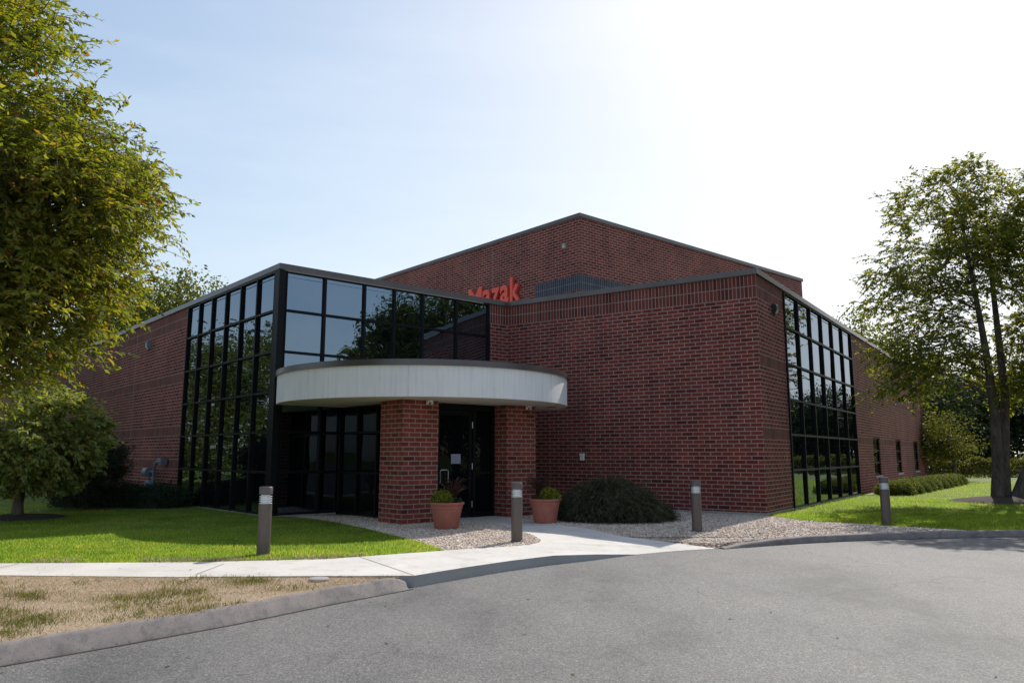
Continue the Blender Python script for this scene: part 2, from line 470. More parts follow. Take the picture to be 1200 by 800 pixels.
# ------------------------------------------------------------------ mesh helpers
class MB:
    """collects polygons; one MB becomes ONE mesh object"""
    def __init__(s):
        s.v, s.f, s.m, s.uv = [], [], [], []
    def poly(s, pts, mi=0, uvs=None, normal=None):
        pts = [tuple(p) for p in pts]
        if normal is not None and len(pts) >= 3:
            n = (Vector(pts[1]) - Vector(pts[0])).cross(Vector(pts[2]) - Vector(pts[0]))
            if n.dot(Vector(normal)) < 0:
                pts = pts[::-1]
                uvs = uvs[::-1] if uvs else None
        i = len(s.v)
        s.v += pts
        s.f.append(tuple(range(i, i + len(pts))))
        s.m.append(mi)
        s.uv += uvs if uvs else [(0, 0)] * len(pts)
    def box(s, o, ax, ay, az, mi=0):
        """box from corner o along three edge vectors; UV runs along the faces in metres"""
        o, ax, ay, az = map(Vector, (o, ax, ay, az))
        c = o + (ax + ay + az) / 2
        for a, b_, d in ((ax, ay, az), (ay, az, ax), (az, ax, ay)):
            la, lb = a.length, b_.length
            for off in (Vector((0, 0, 0)), d):
                p = [o + off, o + off + a, o + off + a + b_, o + off + b_]
                if abs(b_.z) >= abs(a.z):
                    uv = [(0, p[0].z), (la, p[1].z), (la, p[2].z), (0, p[3].z)]
                else:
                    uv = [(0, p[0].z), (0, p[1].z), (lb, p[2].z), (lb, p[3].z)]
                s.poly(p, mi, uv, (sum(p, Vector()) / 4 - c))
    def lathe(s, c, prof, seg=28, mi=0, capb=True, capt=True):
        c = Vector(c)
        rings = [[c + Vector((r * math.cos(2 * math.pi * k / seg), r * math.sin(2 * math.pi * k / seg), z)) for k in range(seg)] for r, z in prof]
        for a, b_ in zip(rings, rings[1:]):
            for k in range(seg):
                j = (k + 1) % seg
                s.poly([a[k], a[j], b_[j], b_[k]], mi)
        if capb:
            s.poly(rings[0][::-1], mi)
        if capt:
            s.poly(rings[-1], mi)
    def tube(s, pts, rads, seg=8, mi=0):
        pts = [Vector(p) for p in pts]
        rings = []
        for i, p in enumerate(pts):
            d = (pts[min(i + 1, len(pts) - 1)] - pts[max(i - 1, 0)]).normalized()
            u = d.orthogonal().normalized() if not rings else (pu - d * pu.dot(d)).normalized()
            pu = u
            w = d.cross(u)
            r = rads[i] if isinstance(rads, (list, tuple)) else rads
            rings.append([p + (u * math.cos(2 * math.pi * k / seg) + w * math.sin(2 * math.pi * k / seg)) * r for k in range(seg)])
        for a, b_ in zip(rings, rings[1:]):
            for k in range(seg):
                j = (k + 1) % seg
                s.poly([a[k], a[j], b_[j], b_[k]], mi)
        s.poly(rings[0][::-1], mi)
        s.poly(rings[-1], mi)

def finish(me, mats):
    for m in (mats if isinstance(mats, (list, tuple)) else [mats]):
        me.materials.append(m)

def obj(name, mb, mats, parent=None, origin=(0, 0, 0), smooth=False, merge=False):
    me = bpy.data.meshes.new(name)
    o0 = Vector(origin)
    me.from_pydata([tuple(Vector(p) - o0) for p in mb.v], [], mb.f)
    me.polygons.foreach_set("material_index", mb.m)
    uvl = me.uv_layers.new(name="UVMap")
    uvl.data.foreach_set("uv", np.array(mb.uv, dtype=np.float32).ravel())
    if merge or smooth:
        import bmesh
        bm = bmesh.new()
        bm.from_mesh(me)
        bmesh.ops.remove_doubles(bm, verts=bm.verts, dist=0.0004)
        bmesh.ops.recalc_face_normals(bm, faces=bm.faces)
        bm.to_mesh(me)
        bm.free()
    if smooth:
        me.polygons.foreach_set("use_smooth", [True] * len(me.polygons))
        me.set_sharp_from_angle(angle=R(40))
    finish(me, mats)
    o = bpy.data.objects.new(name, me)
    COL.objects.link(o)
    if parent:
        o.parent = parent
    else:
        o.location = o0
    return o

def tag(o, label, cat, group=None):
    o['label'] = label
    o['category'] = cat
    if group:
        o['group'] = group
    return o

def thing(name, label, cat, loc=(0, 0, 0), rotz=0.0, group=None):
    o = bpy.data.objects.new(name, None)
    o.empty_display_size = 0.2
    COL.objects.link(o)
    o.location = loc
    o.rotation_euler = (0, 0, rotz)
    return tag(o, label, cat, group)

def struct(o, kind='structure'):
    o['kind'] = kind
    return o

def np_mesh(name, verts, faces_flat, nper, mat, parent=None, origin=(0, 0, 0), smooth=False):
    """fast mesh from numpy: every face has nper corners"""
    me = bpy.data.meshes.new(name)
    nv, nf = len(verts), len(faces_flat) // nper
    me.vertices.add(nv)
    me.vertices.foreach_set("co", (np.asarray(verts, dtype=np.float32) - np.array(origin, dtype=np.float32)).ravel())
    me.loops.add(nf * nper)
    me.loops.foreach_set("vertex_index", np.asarray(faces_flat, dtype=np.int32))
    me.polygons.add(nf)
    me.polygons.foreach_set("loop_start", np.arange(0, nf * nper, nper, dtype=np.int32))
    me.polygons.foreach_set("loop_total", np.full(nf, nper, dtype=np.int32))
    me.update(calc_edges=True)
    if smooth:
        me.polygons.foreach_set("use_smooth", np.ones(nf, dtype=bool))
    finish(me, mat)
    o = bpy.data.objects.new(name, me)
    COL.objects.link(o)
    if parent:
        o.parent = parent
    else:
        o.location = origin
    return o

def miter(path, closed=False):
    """outward (right-hand) mitred normals of a 2D path"""
    P = [Vector(p[:2]) for p in path]
    n = len(P)
    out = []
    for i in range(n):
        a = P[i] - P[i - 1] if (i > 0 or closed) else P[1] - P[0]
        b_ = P[(i + 1) % n] - P[i] if (i < n - 1 or closed) else P[i] - P[i - 1]
        na = Vector((a.y, -a.x)).normalized()
        nb = Vector((b_.y, -b_.x)).normalized()
        m = (na + nb)
        m = m / max(0.25, 1 + na.dot(nb))
        out.append(m)
    return P, out

def sweep(mb, path, prof, mi=0, closed=False, caps=True, zs=None):
    """sweep a profile [(outward offset, z)] along a 2D path"""
    P, N = miter(path, closed)
    rings = [[(p.x + nrm.x * o, p.y + nrm.y * o, z + (zs[i] if zs else 0)) for o, z in prof] for i, (p, nrm) in enumerate(zip(P, N))]
    k = len(prof)
    cnt = len(rings)
    for i in range(cnt if closed else cnt - 1):
        a, b_ = rings[i], rings[(i + 1) % cnt]
        for j in range(k):
            mb.poly([a[j], b_[j], b_[(j + 1) % k], a[(j + 1) % k]], mi)
    if caps and not closed:
        mb.poly(rings[0], mi)
        mb.poly(rings[-1][::-1], mi)

def slab(mb, pts, bottom, mi=0, mi_side=0):
    """ground slab: outline points (x, y, z) filled on top, with sides down to z = bottom"""
    pts = [Vector(p) if len(p) == 3 else Vector((p[0], p[1], 0)) for p in pts]
    for t in tessellate_polygon([[Vector((p.x, p.y, 0)) for p in pts]]):
        mb.poly([pts[i] for i in t], mi, None, (0, 0, 1))
    area = sum(pts[i - 1].x * pts[i].y - pts[i].x * pts[i - 1].y for i in range(len(pts)))
    for i in range(len(pts)):
        a, b_ = pts[i - 1], pts[i]
        d = b_ - a
        nrm = Vector((d.y, -d.x, 0)) * (1 if area > 0 else -1)
        mb.poly([a, b_, (b_.x, b_.y, bottom), (a.x, a.y, bottom)], mi_side, None, nrm)

# ------------------------------------------------------------------ plan of the building (metres)
aL, aR = 0.7194, 0.6022
L0 = Vector((-6.177, 19.945, 0))
R0 = Vector((6.683, 20.508, 0))
T0 = Vector((2.654, 29.0, 0))
df = Vector((math.cos(aL), math.sin(aL), 0))      # along the glazed front
dl = Vector((-math.sin(aL), math.cos(aL), 0))     # along the left side, going back
dr = Vector((math.sin(aR), math.cos(aR), 0))      # along the right side, going back
dg = Vector((-math.cos(aR), math.sin(aR), 0))     # along the right front wall, going left
UP = Vector((0, 0, 1))
nf, nl = -dl, -df                                 # outward normals
ng, nr = -dr, -dg
# inner corner of the two fronts
den = df.x * (-dg.y) + dg.x * df.y
w_ = R0 - L0
sC = (w_.x * (-dg.y) + dg.x * w_.y) / den
C0 = L0 + df * sC
tC = (C0 - R0).length
ZT = 6.48                                          # underside of the coping
A0 = L0 + dl * 46
D0 = R0 + dr * 33.5

def F(s, n, z=0.0):
    """front frame of the left block: s along the glass, n out of it"""
    return L0 + df * s + nf * n + UP * z

# ------------------------------------------------------------------ setting: ground, road, walks, beds
mb = MB()
mb.poly([(-900, -900, -0.32), (900, -900, -0.32), (900, 900, -0.32), (-900, 900, -0.32)], 0, None, (0, 0, 1))
struct(obj('ground', mb, M['grass']))

mb = MB()
xs = [-60, -6, -2, 2, 6, 12, 70]
mb.poly([(-60, -50, -0.15), (70, -50, -0.15), (70, 26, -0.15), (-60, 26, -0.15)], 0, None, (0, 0, 1))
struct(obj('road', mb, M['asphalt']))

lawn_gravel_left = [(-1.12, 13.08, 0), (-1.53, 14.07, 0), (-2.36, 15.53, 0), (-3.2, 17.0, 0), (-4.11, 18.41, 0), (-5.0, 19.5, 0), tuple(F(0.3, 0.16))]
sw_back = [(-40, 11.35, 0), (-7.51, 11.57, 0), (-4.65, 11.71, 0), (-2.86, 12.04, 0), (-1.92, 12.6, 0)]
left_lawn = sw_back + lawn_gravel_left + [tuple(F(-0.05, 0.02)), tuple(A0 + nl * 0.02), (-60, 90, 0), (-95, 90, 0), (-95, 11.35, 0)]
mb = MB()
slab(mb, left_lawn, -0.3)
struct(obj('lawn', mb, M['grass']))

walk_edge = [(-0.54, 13.46, 0), (-0.05, 13.68, 0), (0.3, 13.93, 0), (0.5, 14.3, 0), (0.54, 14.75, 0), (0.42, 15.53, 0), (0.0, 17.13, 0), (-0.71, 18.64, 0)]
door_l, door_r = F(2.45, 3.35), F(4.55, 3.35)
gravel_left = lawn_gravel_left[::-1] + walk_edge + [tuple(F(2.45, 4.1)), tuple(F(2.45, 0.02))]
mb = MB()
slab(mb, [(p[0], p[1], -0.012) for p in gravel_left], -0.3)
struct(obj('gravel_bed', mb, M['gravelbed']))

walk_right = [tuple(F(4.58, 3.9)), (0.35, 19.4, 0), (1.0, 17.96, 0), (1.65, 16.85, 0), (2.14, 15.72, -0.03), (3.28, 15.04, -0.11), (3.85, 14.66, -0.146)]
walk_front = [(2.94, 14.26, -0.146), (2.19, 13.78, -0.146), (1.42, 13.13, -0.064), (0.68, 12.58, -0.012), (0.0, 11.94, -0.005), (-0.66, 11.2, 0.0), (-1.29, 10.45, -0.03)]
J0, J1 = (-2.38, 12.29, 0.004), (-1.29, 10.45, 0.0)
walk_front[-1] = J1
rest = [(-1.12, 13.08, 0.004)] + walk_edge + [tuple(F(2.45, 4.1)), tuple(F(2.45, 0.02)), tuple(F(4.58, 0.02))] + walk_right + walk_front
sw_left = [(p[0], p[1], 0.004) for p in sw_back[:-1]] + [J0, J1, (-2.47, 10.40, 0.004), (-4.45, 10.31, 0.004), (-6.81, 10.45, 0.004), (-40, 10.5, 0.004)]
sw_right = [J0, (-1.92, 12.6, 0.004)] + rest
sidewalk = sw_left[:-5] + [J0, (-1.92, 12.6, 0.004)] + rest + sw_left[-4:]
mb = MB()
slab(mb, sw_left, -0.3, 0, 1)
slab(mb, sw_right, -0.3, 0, 1)
struct(obj('sidewalk', mb, [M['walk'], M['walkface']]))
# tooled joints of the walk
mb = MB()
def joint(p, q, z0=0.0, z1=0.0):
    p, q = Vector((p[0], p[1], 0)), Vector((q[0], q[1], 0))
    n = (q - p).cross(UP).normalized() * 0.007
    a, b_ = p + UP * (z0 + 0.008), q + UP * (z1 + 0.008)
    mb.poly([a - n, b_ - n, b_ + n, a + n], 0, None, UP)
for x in np.arange(-13.2, -2.8, 3.0):
    joint((x, 10.5), (x, 11.52))
joint(J0, (J1[0] - 0.01, J1[1] + 0.02), 0.0, -0.003)
joint((-0.25, 17.6), (1.15, 17.65))
struct(obj('pavement_joints', mb, M['joint']))

dry = [(-40, 10.5, -0.004), (-6.81, 10.44, -0.004), (-4.45, 10.30, -0.004), (-2.47, 10.39, -0.016), (-1.45, 10.36, -0.03),
       (-1.62, 10.1, -0.02), (-2.24, 9.32, 0), (-2.98, 8.27, 0), (-3.72, 7.4, 0), (-4.35, 6.7, 0), (-5.6, 5.35, 0), (-8, 3.3, 0), (-14, 0.6, 0), (-40, -3, 0)]
mb = MB()
slab(mb, dry, -0.3)
struct(obj('dry_lawn_strip', mb, M['dry']))

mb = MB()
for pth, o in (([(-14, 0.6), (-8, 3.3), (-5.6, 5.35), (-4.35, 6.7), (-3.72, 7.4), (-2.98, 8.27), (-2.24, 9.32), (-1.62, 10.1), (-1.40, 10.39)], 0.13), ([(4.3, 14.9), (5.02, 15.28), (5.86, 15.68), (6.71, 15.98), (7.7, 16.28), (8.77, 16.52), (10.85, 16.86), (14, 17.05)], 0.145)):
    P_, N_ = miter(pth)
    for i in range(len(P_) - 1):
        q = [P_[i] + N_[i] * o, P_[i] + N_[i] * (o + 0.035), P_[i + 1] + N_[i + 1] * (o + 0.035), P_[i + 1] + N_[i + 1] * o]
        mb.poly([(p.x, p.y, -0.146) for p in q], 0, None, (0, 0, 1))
struct(obj('kerb_shadow_line', mb, plain("painted_kerb_shadow", (0.03, 0.029, 0.028), 0.9)))  # shadow line at the foot of both kerbs, painted as a thin dark strip
# kerbs: a sloped asphalt-grey kerb on the left, a low granite-grey one on the right
def resample(path, step):
    out = [tuple(path[0])]
    for a, b_ in zip(path, path[1:]):
        n = max(1, int(math.hypot(b_[0] - a[0], b_[1] - a[1]) / step))
        out += [(a[0] + (b_[0] - a[0]) * k / n, a[1] + (b_[1] - a[1]) * k / n) for k in range(1, n + 1)]
    return out
def smooth_path(path, it=2):
    for _ in range(it):
        q = [path[0]]
        for a, b_ in zip(path, path[1:]):
            q += [(a[0] * .75 + b_[0] * .25, a[1] * .75 + b_[1] * .25), (a[0] * .25 + b_[0] * .75, a[1] * .25 + b_[1] * .75)]
        path = q + [path[-1]]
    return path
def kerb_wobble(path, k=0.006):
    return [(x + k * noise.noise((x * 2.1, y * 2.1, 1)), y + k * noise.noise((x * 2.1, y * 2.1, 7))) for x, y in path], [k * 1.3 * noise.noise((x * 2.7, y * 2.7, 4)) for x, y in path]
kerb_left_path = [(-40, -3), (-14, 0.6), (-8, 3.3), (-5.6, 5.35), (-4.35, 6.7), (-3.72, 7.4), (-2.98, 8.27), (-2.24, 9.32), (-1.62, 10.1), (-1.40, 10.39)]
mb = MB()
kp_, kw_ = kerb_wobble(resample(kerb_left_path, 0.08), 0.012)
for i_, dz_ in enumerate((0.075, 0.045, 0.022, 0.008)):
    kw_[-1 - i_] -= dz_
sweep(mb, kp_, [(-0.12, -0.3), (-0.12, -0.004), (-0.03, 0.014), (0.0, 0.006), (0.02, -0.012), (0.095, -0.118), (0.118, -0.142), (0.13, -0.17), (0.13, -0.3)], zs=kw_)
struct(obj('kerb_left', mb, M['kerb'], smooth=True))
kerb_right_path = [(3.86, 14.62), (4.3, 14.9), (5.02, 15.28), (5.86, 15.68), (6.71, 15.98), (7.7, 16.28), (8.77, 16.52), (10.85, 16.86), (14, 17.05), (18, 16.2), (24, 13.5), (45, 2)]
kz = [-0.088, -0.04, 0.0, 0.022, 0.022, 0.022, 0.022, 0.022, 0.022, 0.022, 0.022, 0.022]
mb = MB()
kw_ = kz
sweep(mb, kerb_right_path, [(-0.02, -0.3), (-0.02, -0.045), (0.01, -0.035), (0.10, -0.04), (0.125, -0.06), (0.15, -0.155), (0.15, -0.3)], zs=kz)
struct(obj('kerb_right', mb, M['kerb'], smooth=True))

kb = [(3.86, 14.63, -0.13), (4.3, 14.91, -0.09), (5.02, 15.29, -0.045), (5.86, 15.69, -0.028), (6.71, 15.99, -0.028), (7.7, 16.29, -0.028), (8.77, 16.53, -0.028), (9.75, 16.69, -0.028)]
lawn_gravel_right = [(9.75, 16.69, -0.028), (9.0, 17.25, -0.02), (8.49, 17.62, -0.02), (7.82, 18.35, 0), (7.31, 18.7, 0), (6.95, 19.4, 0), tuple(R0 + nr * 0.12 - dr * 0.0)]
gravel_right = walk_right[::-1][0:1] + kb + lawn_gravel_right[1:] + [tuple(R0 + ng * 0.02), tuple(C0 + ng * 0.02), tuple(F(4.58, 0.05))] + walk_right[0:6]
mb = MB()
slab(mb, [(p[0], p[1], p[2] - 0.012) for p in gravel_right], -0.3)
struct(obj('gravel_bed_right', mb, M['gravelbed']))

right_lawn = [tuple(p) for p in lawn_gravel_right] [::-1] + [(10.85, 16.87, -0.028), (14, 17.06, -0.028), (18, 16.21, -0.028), (24, 13.51, -0.028), (45, 2.01, -0.028), (140, 2, 0), (140, 30, 0), (140, 110, 0), (10, 110, 0), tuple(D0 + dg * 0.0 + dr * 0.02)]
right_lawn = [tuple(R0 + nr * 0.01 + dr * 0.2)] + right_lawn
mb = MB()
slab(mb, right_lawn, -0.3)
struct(obj('lawn_right', mb, M['grass']))

# mulch under the hedge and round the birch
mb = MB()
slab(mb, [tuple(R0 + dr * t + nr * n + UP * 0.02) for t, n in ((12.6, 0.1), (12.4, 0.7), (13.0, 1.4), (17, 2.0), (22, 2.35), (26.3, 2.6), (27, 1.6), (26.5, 0.1))], -0.1)
struct(obj('hedge_mulch', mb, M['gravelbed']))
mb = MB()
mb.lathe((16.5, 26.2, 0), [(1.75, -0.01), (1.4, 0.07), (0.8, 0.15), (0.3, 0.2)], 26, 0, False, True)
struct(obj('tree_mulch', mb, M['mulch'], smooth=True))
mb = MB()
mb.lathe((-12.41, 19.62, 0), [(1.25, -0.01), (0.9, 0.05), (0.3, 0.1)], 26, 0, False, True)
struct(obj('tree_mulch', mb, M['mulch'], smooth=True))

# ------------------------------------------------------------------ building
B0 = Vector((C0.x, C0.y, 0))
bld = thing('office_building', "two storey red brick office building with black glass walls and white round entrance canopy", 'building', B0)

def wall(mb, P, d, nrm, s0, s1, z0, z1, holes=(), bands=(), thick=0.3, reveal=0.12, uoff=0.0):
    xs = sorted({s0, s1} | {h[0] for h in holes} | {h[1] for h in holes})
    zs = sorted({z0, z1} | {h[2] for h in holes} | {h[3] for h in holes} | {z for b_ in bands for z in b_[:2]})
    for xa, xb in zip(xs, xs[1:]):
        for za, zb in zip(zs, zs[1:]):
            xm, zm = (xa + xb) / 2, (za + zb) / 2
            if any(h[0] < xm < h[1] and h[2] < zm < h[3] for h in holes):
                continue
            mi = 0
            for b_ in bands:
                if b_[0] < zm < b_[1]:
                    mi = b_[2]
            q = [P + d * xa + UP * za, P + d * xb + UP * za, P + d * xb + UP * zb, P + d * xa + UP * zb]
            uv = [(xa + uoff, za), (xb + uoff, za), (xb + uoff, zb), (xa + uoff, zb)]
            if mi:
                base = [b_ for b_ in bands if b_[2] == mi and b_[0] < zm < b_[1]][0]
                uv = [(u, z - base[0]) for u, z in uv]
            mb.poly(q, mi, uv, nrm)
            mb.poly([p - nrm * thick for p in q], 0, uv, -nrm)
    for h in holes:
        a, b_ = P + d * h[0], P + d * h[1]
        for p, q, za, zb, nn in ((a, a, h[2], h[3], d), (b_, b_, h[2], h[3], -d)):
            mb.poly([p + UP * za, p - nrm * reveal + UP * za, p - nrm * reveal + UP * zb, p + UP * zb], 0, [(0, za), (reveal, za), (reveal, zb), (0, zb)], nn)
        for z, nn in ((h[2], UP), (h[3], -UP)):
            mb.poly([a + UP * z, b_ + UP * z, b_ - nrm * reveal + UP * z, a - nrm * reveal + UP * z], 0, [(h[0], 0), (h[1], 0), (h[1], reveal), (h[0], reveal)], nn)

SOL = (ZT - 2 * BW, ZT, 1)
BR = [M['brick'], M['soldier'], M['slate']]
GB = 0.06
# left side wall: brick beyond the glazing, soldier bands a third and two thirds up
mb = MB()
wall(mb, L0, dl, nl, 7.0, 46, 0, ZT, bands=[SOL, (3.96, 4.285, 1), (2.20, 2.525, 1), (1.1, 1.43, 1)])
obj('brick_wall', mb, BR, bld, B0)
# brick return between the front glazing and the inner corner
mb = MB()
wall(mb, L0, df, nf, 7.22, sC, 0, ZT, bands=[SOL])
obj('brick_wall', mb, BR, bld, B0)
# right front wall
mb = MB()
wall(mb, R0, dg, ng, 0, tC, 0, ZT, bands=[SOL])
obj('brick_wall', mb, BR, bld, B0)
# right side wall with the glazed bay and three tall slit windows
wins = [(16.1, 17.75, 0.66, 2.32), (22.35, 24.0, 0.66, 2.32), (28.9, 30.6, 0.66, 2.32)]
bay = (2.62, 12.5, 0.05, ZT)
mb = MB()
wall(mb, R0, dr, nr, 0, 33.5, 0, ZT, holes=[bay] + wins, bands=[SOL, (3.96, 4.285, 1), (1.98, 2.31, 1)])
obj('brick_wall', mb, BR, bld, B0)
# back wall and roof
mb = MB()
dB = (D0 - A0).normalized()
nB = Vector((-dB.y, dB.x, 0))
wall(mb, A0, dB, nB, 0, (D0 - A0).length, 0, ZT, bands=[SOL])
obj('brick_wall', mb, BR, bld, B0)
mb = MB()
rf = [p + UP * 6.3 for p in (A0, L0, C0, R0, D0)]
for t in tessellate_polygon([[Vector((p.x, p.y, 0)) for p in rf]]):
    mb.poly([rf[i] for i in t], 0, None, UP)
obj('roof', mb, M['roof'], bld, B0)
# bronze metal coping along every roof edge
mb = MB()
sweep(mb, [A0, L0, C0, R0, D0], [(-0.32, ZT), (-0.32, ZT + 0.16), (0.0, ZT + 0.155), (0.055, ZT + 0.15), (0.06, ZT - 0.005), (0.03, ZT - 0.005), (0.03, ZT)])
obj('coping', mb, M['coping'], bld, B0)
# pale concrete plinth showing at the foot of the walls
mb = MB()
sweep(mb, [A0, L0, F(1.85, 0)], [(-0.05, -0.2), (-0.05, 0.045), (0.035, 0.045), (0.035, -0.2)])
sweep(mb, [C0 - dg * 0.1, R0, R0 + dr * 2.6], [(-0.05, -0.2), (-0.05, 0.055), (0.03, 0.055), (0.03, -0.2)])
sweep(mb, [R0 + dr * 2.63, R0 + dr * 12.49], [(-0.05, -0.2), (-0.05, 0.045), (0.05, 0.045), (0.05, -0.2)])
obj('plinth', mb, M['found'], bld, B0)

# ---- upper tower
ZTT = 10.8
mb = MB()
wall(mb, T0, dl, nl, 0, 16, 6.0, ZTT, uoff=0.1)
wall(mb, T0, df, nf, 0, 17.25, 6.0, ZTT, uoff=0.2)
TE = T0 + df * 17.25
wall(mb, TE, dl, df, 0, 16, 6.0, ZTT)
wall(mb, T0 + dl * 16, df, dl, 0, 17.25, 0.0, ZTT)
wall(mb, TE, dl, df, 8, 16, 0.0, 6.0)
wall(mb, T0, dl, nl, 8, 16, 0.0, 6.0)
mb.poly([p + UP * (ZTT - 0.2) for p in (T0, TE, TE + dl * 16, T0 + dl * 16)], 0, None, UP)
tw = obj('upper_wall', mb, BR, bld, B0)
mb = MB()
sweep(mb, [T0 + dl * 16, T0, TE, TE + dl * 16], [(-0.3, ZTT), (-0.3, ZTT + 0.16), (0.055, ZTT + 0.15), (0.06, ZTT - 0.005), (0.03, ZTT - 0.005), (0.03, ZTT)])
obj('coping', mb, M['coping'], bld, B0)
mb = MB()
mb.box(T0 + dl * 5.33 + UP * 6.3, dl * 0.018, nl * 0.003, UP * 4.4)
obj('control_joint', mb, M['joint'], bld, B0)
mb = MB()
mb.box(L0 + dl * 12.9 + UP * 0.05, dl * 0.02, nl * 0.003, UP * 6.3)
obj('control_joint', mb, M['joint'], bld, B0)
# slate-blue soldier band wrapping the tower corner
mb = MB()
for P, d, nrm, ln in ((T0 + nl * 0.004, dl, nl, 2.58), (T0 + nf * 0.004, df, nf, 2.8)):
    q = [P + UP * 7.88, P + d * ln + UP * 7.88, P + d * ln + UP * 8.5, P + UP * 8.5]
    mb.poly(q, 0, [(0, 0), (ln, 0), (ln, 0.62), (0, 0.62)], nrm)
obj('slate_band', mb, M['slate'], bld, B0)

# ---- curtain walls
rng = random.Random(5)
def curtain(name, P, d, nrm, sv, zv, fw=0.066, tilt=0.0035, glass_in=0.02, proud=0.05, gm='glass'):
    mbf, mbg = MB(), MB()
    z0, z1 = zv[0], zv[-1]
    for i, s_ in enumerate(sv):
        w2 = fw / 2
        mbf.box(P + d * (s_ - w2) + UP * (z0 - 0.02) - nrm * 0.10, d * fw, nrm * (0.10 + proud), UP * (z1 - z0 + 0.02))
    for z in zv:
        w2 = fw * 0.46
        za, zb = max(z - w2, z0 - 0.015), min(z + w2, z1 - 0.004)
        mbf.box(P + d * (sv[0] + 0.001) + UP * za - nrm * 0.09, d * (sv[-1] - sv[0] - 0.002), nrm * (0.09 + proud - 0.006), UP * (zb - za))
    for sa, sb in zip(sv, sv[1:]):
        for za, zb in zip(zv, zv[1:]):
            ta, tb = rng.gauss(0, tilt), rng.gauss(0, tilt)
            q = []
            for s_, z, ks, kz_ in ((sa, za, -1, -1), (sb, za, 1, -1), (sb, zb, 1, 1), (sa, zb, -1, 1)):
                q.append(P + d * s_ + UP * z - nrm * (glass_in + ta * ks * (sb - sa) / 2 + tb * kz_ * (zb - za) / 2))
            mbg.poly(q, 0, None, nrm)
    fo = obj(name, mbf, M['frame'], bld, B0)
    obj('glass', mbg, M[gm], fo, B0)
    return fo

ZR = [0.05, 1.12, 2.16, 3.2, 4.27, 5.38, 6.44]
curtain('curtain_wall', L0, dl, nl, [0.24, 1.40, 2.55, 3.70, 4.83, 5.95, 7.03], ZR)
curtain('curtain_wall', L0, df, nf, [0.16, 1.31, 2.56, 3.57, 4.58, 5.86, 7.18], ZR)
curtain('curtain_wall', R0, dr, nr, [2.66, 4.22, 5.8, 7.4, 9.05, 10.78, 12.46], ZR)
# closed corner post
mb = MB()
mb.box(L0 + df * 0.17 + nf * 0.05 + UP * 0.03, -df * 0.22, -nf * 0.30, UP * 6.42)
obj('corner_post', mb, M['frame'], bld, B0)

# slit windows with sill
for a, b_, za, zb in wins:
    mbf, mbg, mbs = MB(), MB(), MB()
    Pw = R0 + dr * a
    ww, hh = b_ - a, zb - za
    fw = 0.07
    for s_ in (0, ww - fw):
        mbf.box(Pw + dr * s_ + UP * za - nr * 0.10, dr * fw, nr * 0.06, UP * hh)
    for k in range(4):
        z = za + k * (hh - fw) / 3
        mbf.box(Pw + dr * fw + UP * z - nr * 0.098, dr * (ww - 2 * fw), nr * 0.05, UP * fw)
    mbg.poly([Pw + UP * za - nr * 0.075, Pw + dr * ww + UP * za - nr * 0.075, Pw + dr * ww + UP * zb - nr * 0.075, Pw + UP * zb - nr * 0.075], 0, None, nr)
    mbs.box(Pw - dr * 0.06 + UP * (za - 0.09) - nr * 0.05, dr * (ww + 0.12), nr * 0.10, UP * 0.088)
    w = obj('window', mbf, M['frame'], bld, B0)
    obj('pane', mbg, M['glass'], w, B0)
    obj('sill', mbs, M['found'], w, B0)

# ---- entrance: vestibule glass, doors, piers, canopy
ZS = 2.86
curtain('vestibule_side', F(1.92, 0), nf, -df, [0.06, 1.0, 1.98, 2.93], [0.04, 1.1, 2.15, 2.84], gm='entrance_glass')
curtain('vestibule_side', F(5.08, 0), nf, df, [0.06, 1.0, 1.98, 2.93], [0.04, 1.1, 2.15, 2.84], gm='entrance_glass')
NV = 3.42
mbf, mbg = MB(), MB()
for a, b_ in ((2.41, 2.72), (3.86, 3.95), (4.5, 4.59)):
    mbf.box(F(a, NV - 0.08, 0.0), df * (b_ - a), nf * 0.10, UP * 2.855)
mbf.box(F(2.72, NV - 0.075, 2.70), df * 1.78, nf * 0.09, UP * 0.155)
mbf.box(F(3.95, NV - 0.075, 0.0), df * 0.55, nf * 0.09, UP * 0.12)
mbf.box(F(3.95, NV - 0.075, 1.08), df * 0.55, nf * 0.085, UP * 0.06)
mbg.poly([F(3.95, NV - 0.04, 0.1), F(4.5, NV - 0.04, 0.1), F(4.5, NV - 0.04, 2.72), F(3.95, NV - 0.04, 2.72)], 0, None, nf)
vf = obj('entrance_frame', mbf, M['frame'], bld, B0)
obj('glass', mbg, M['entrance_glass'], vf, B0)
mbd, mbg = MB(), MB()
for a, b_ in ((2.73, 2.83), (3.75, 3.85)):
    mbd.box(F(a, NV - 0.06, 0.015), df * (b_ - a), nf * 0.05, UP * 2.675)
for za, zb in ((0.015, 0.26), (2.56, 2.69)):
    mbd.box(F(2.83, NV - 0.058, za), df * 0.92, nf * 0.046, UP * (zb - za))
mbg.poly([F(2.83, NV - 0.035, 0.25), F(3.75, NV - 0.035, 0.25), F(3.75, NV - 0.035, 2.57), F(2.83, NV - 0.035, 2.57)], 0, None, nf)
door = obj('entrance_door', mbd, M['frame'], bld, B0)
obj('glass', mbg, M['entrance_glass'], door, B0)
mb = MB()
mb.tube([F(2.80, NV - 0.01, 0.88), F(2.80, NV + 0.07, 0.90), F(2.80, NV + 0.07, 1.16), F(2.82, NV + 0.07, 1.20), F(3.02, NV + 0.07, 1.20), F(3.04, NV + 0.07, 1.16), F(3.04, NV + 0.07, 0.90), F(3.04, NV - 0.03, 0.88)], 0.013, 8)
obj('handle', mb, M['steel'], door, B0, smooth=True)
mb = MB()
mb.box(F(3.20, NV - 0.034, 1.35), df * 0.30, nf * 0.003, UP * 0.24)
obj('notice', mb, M['paper'], door, B0)
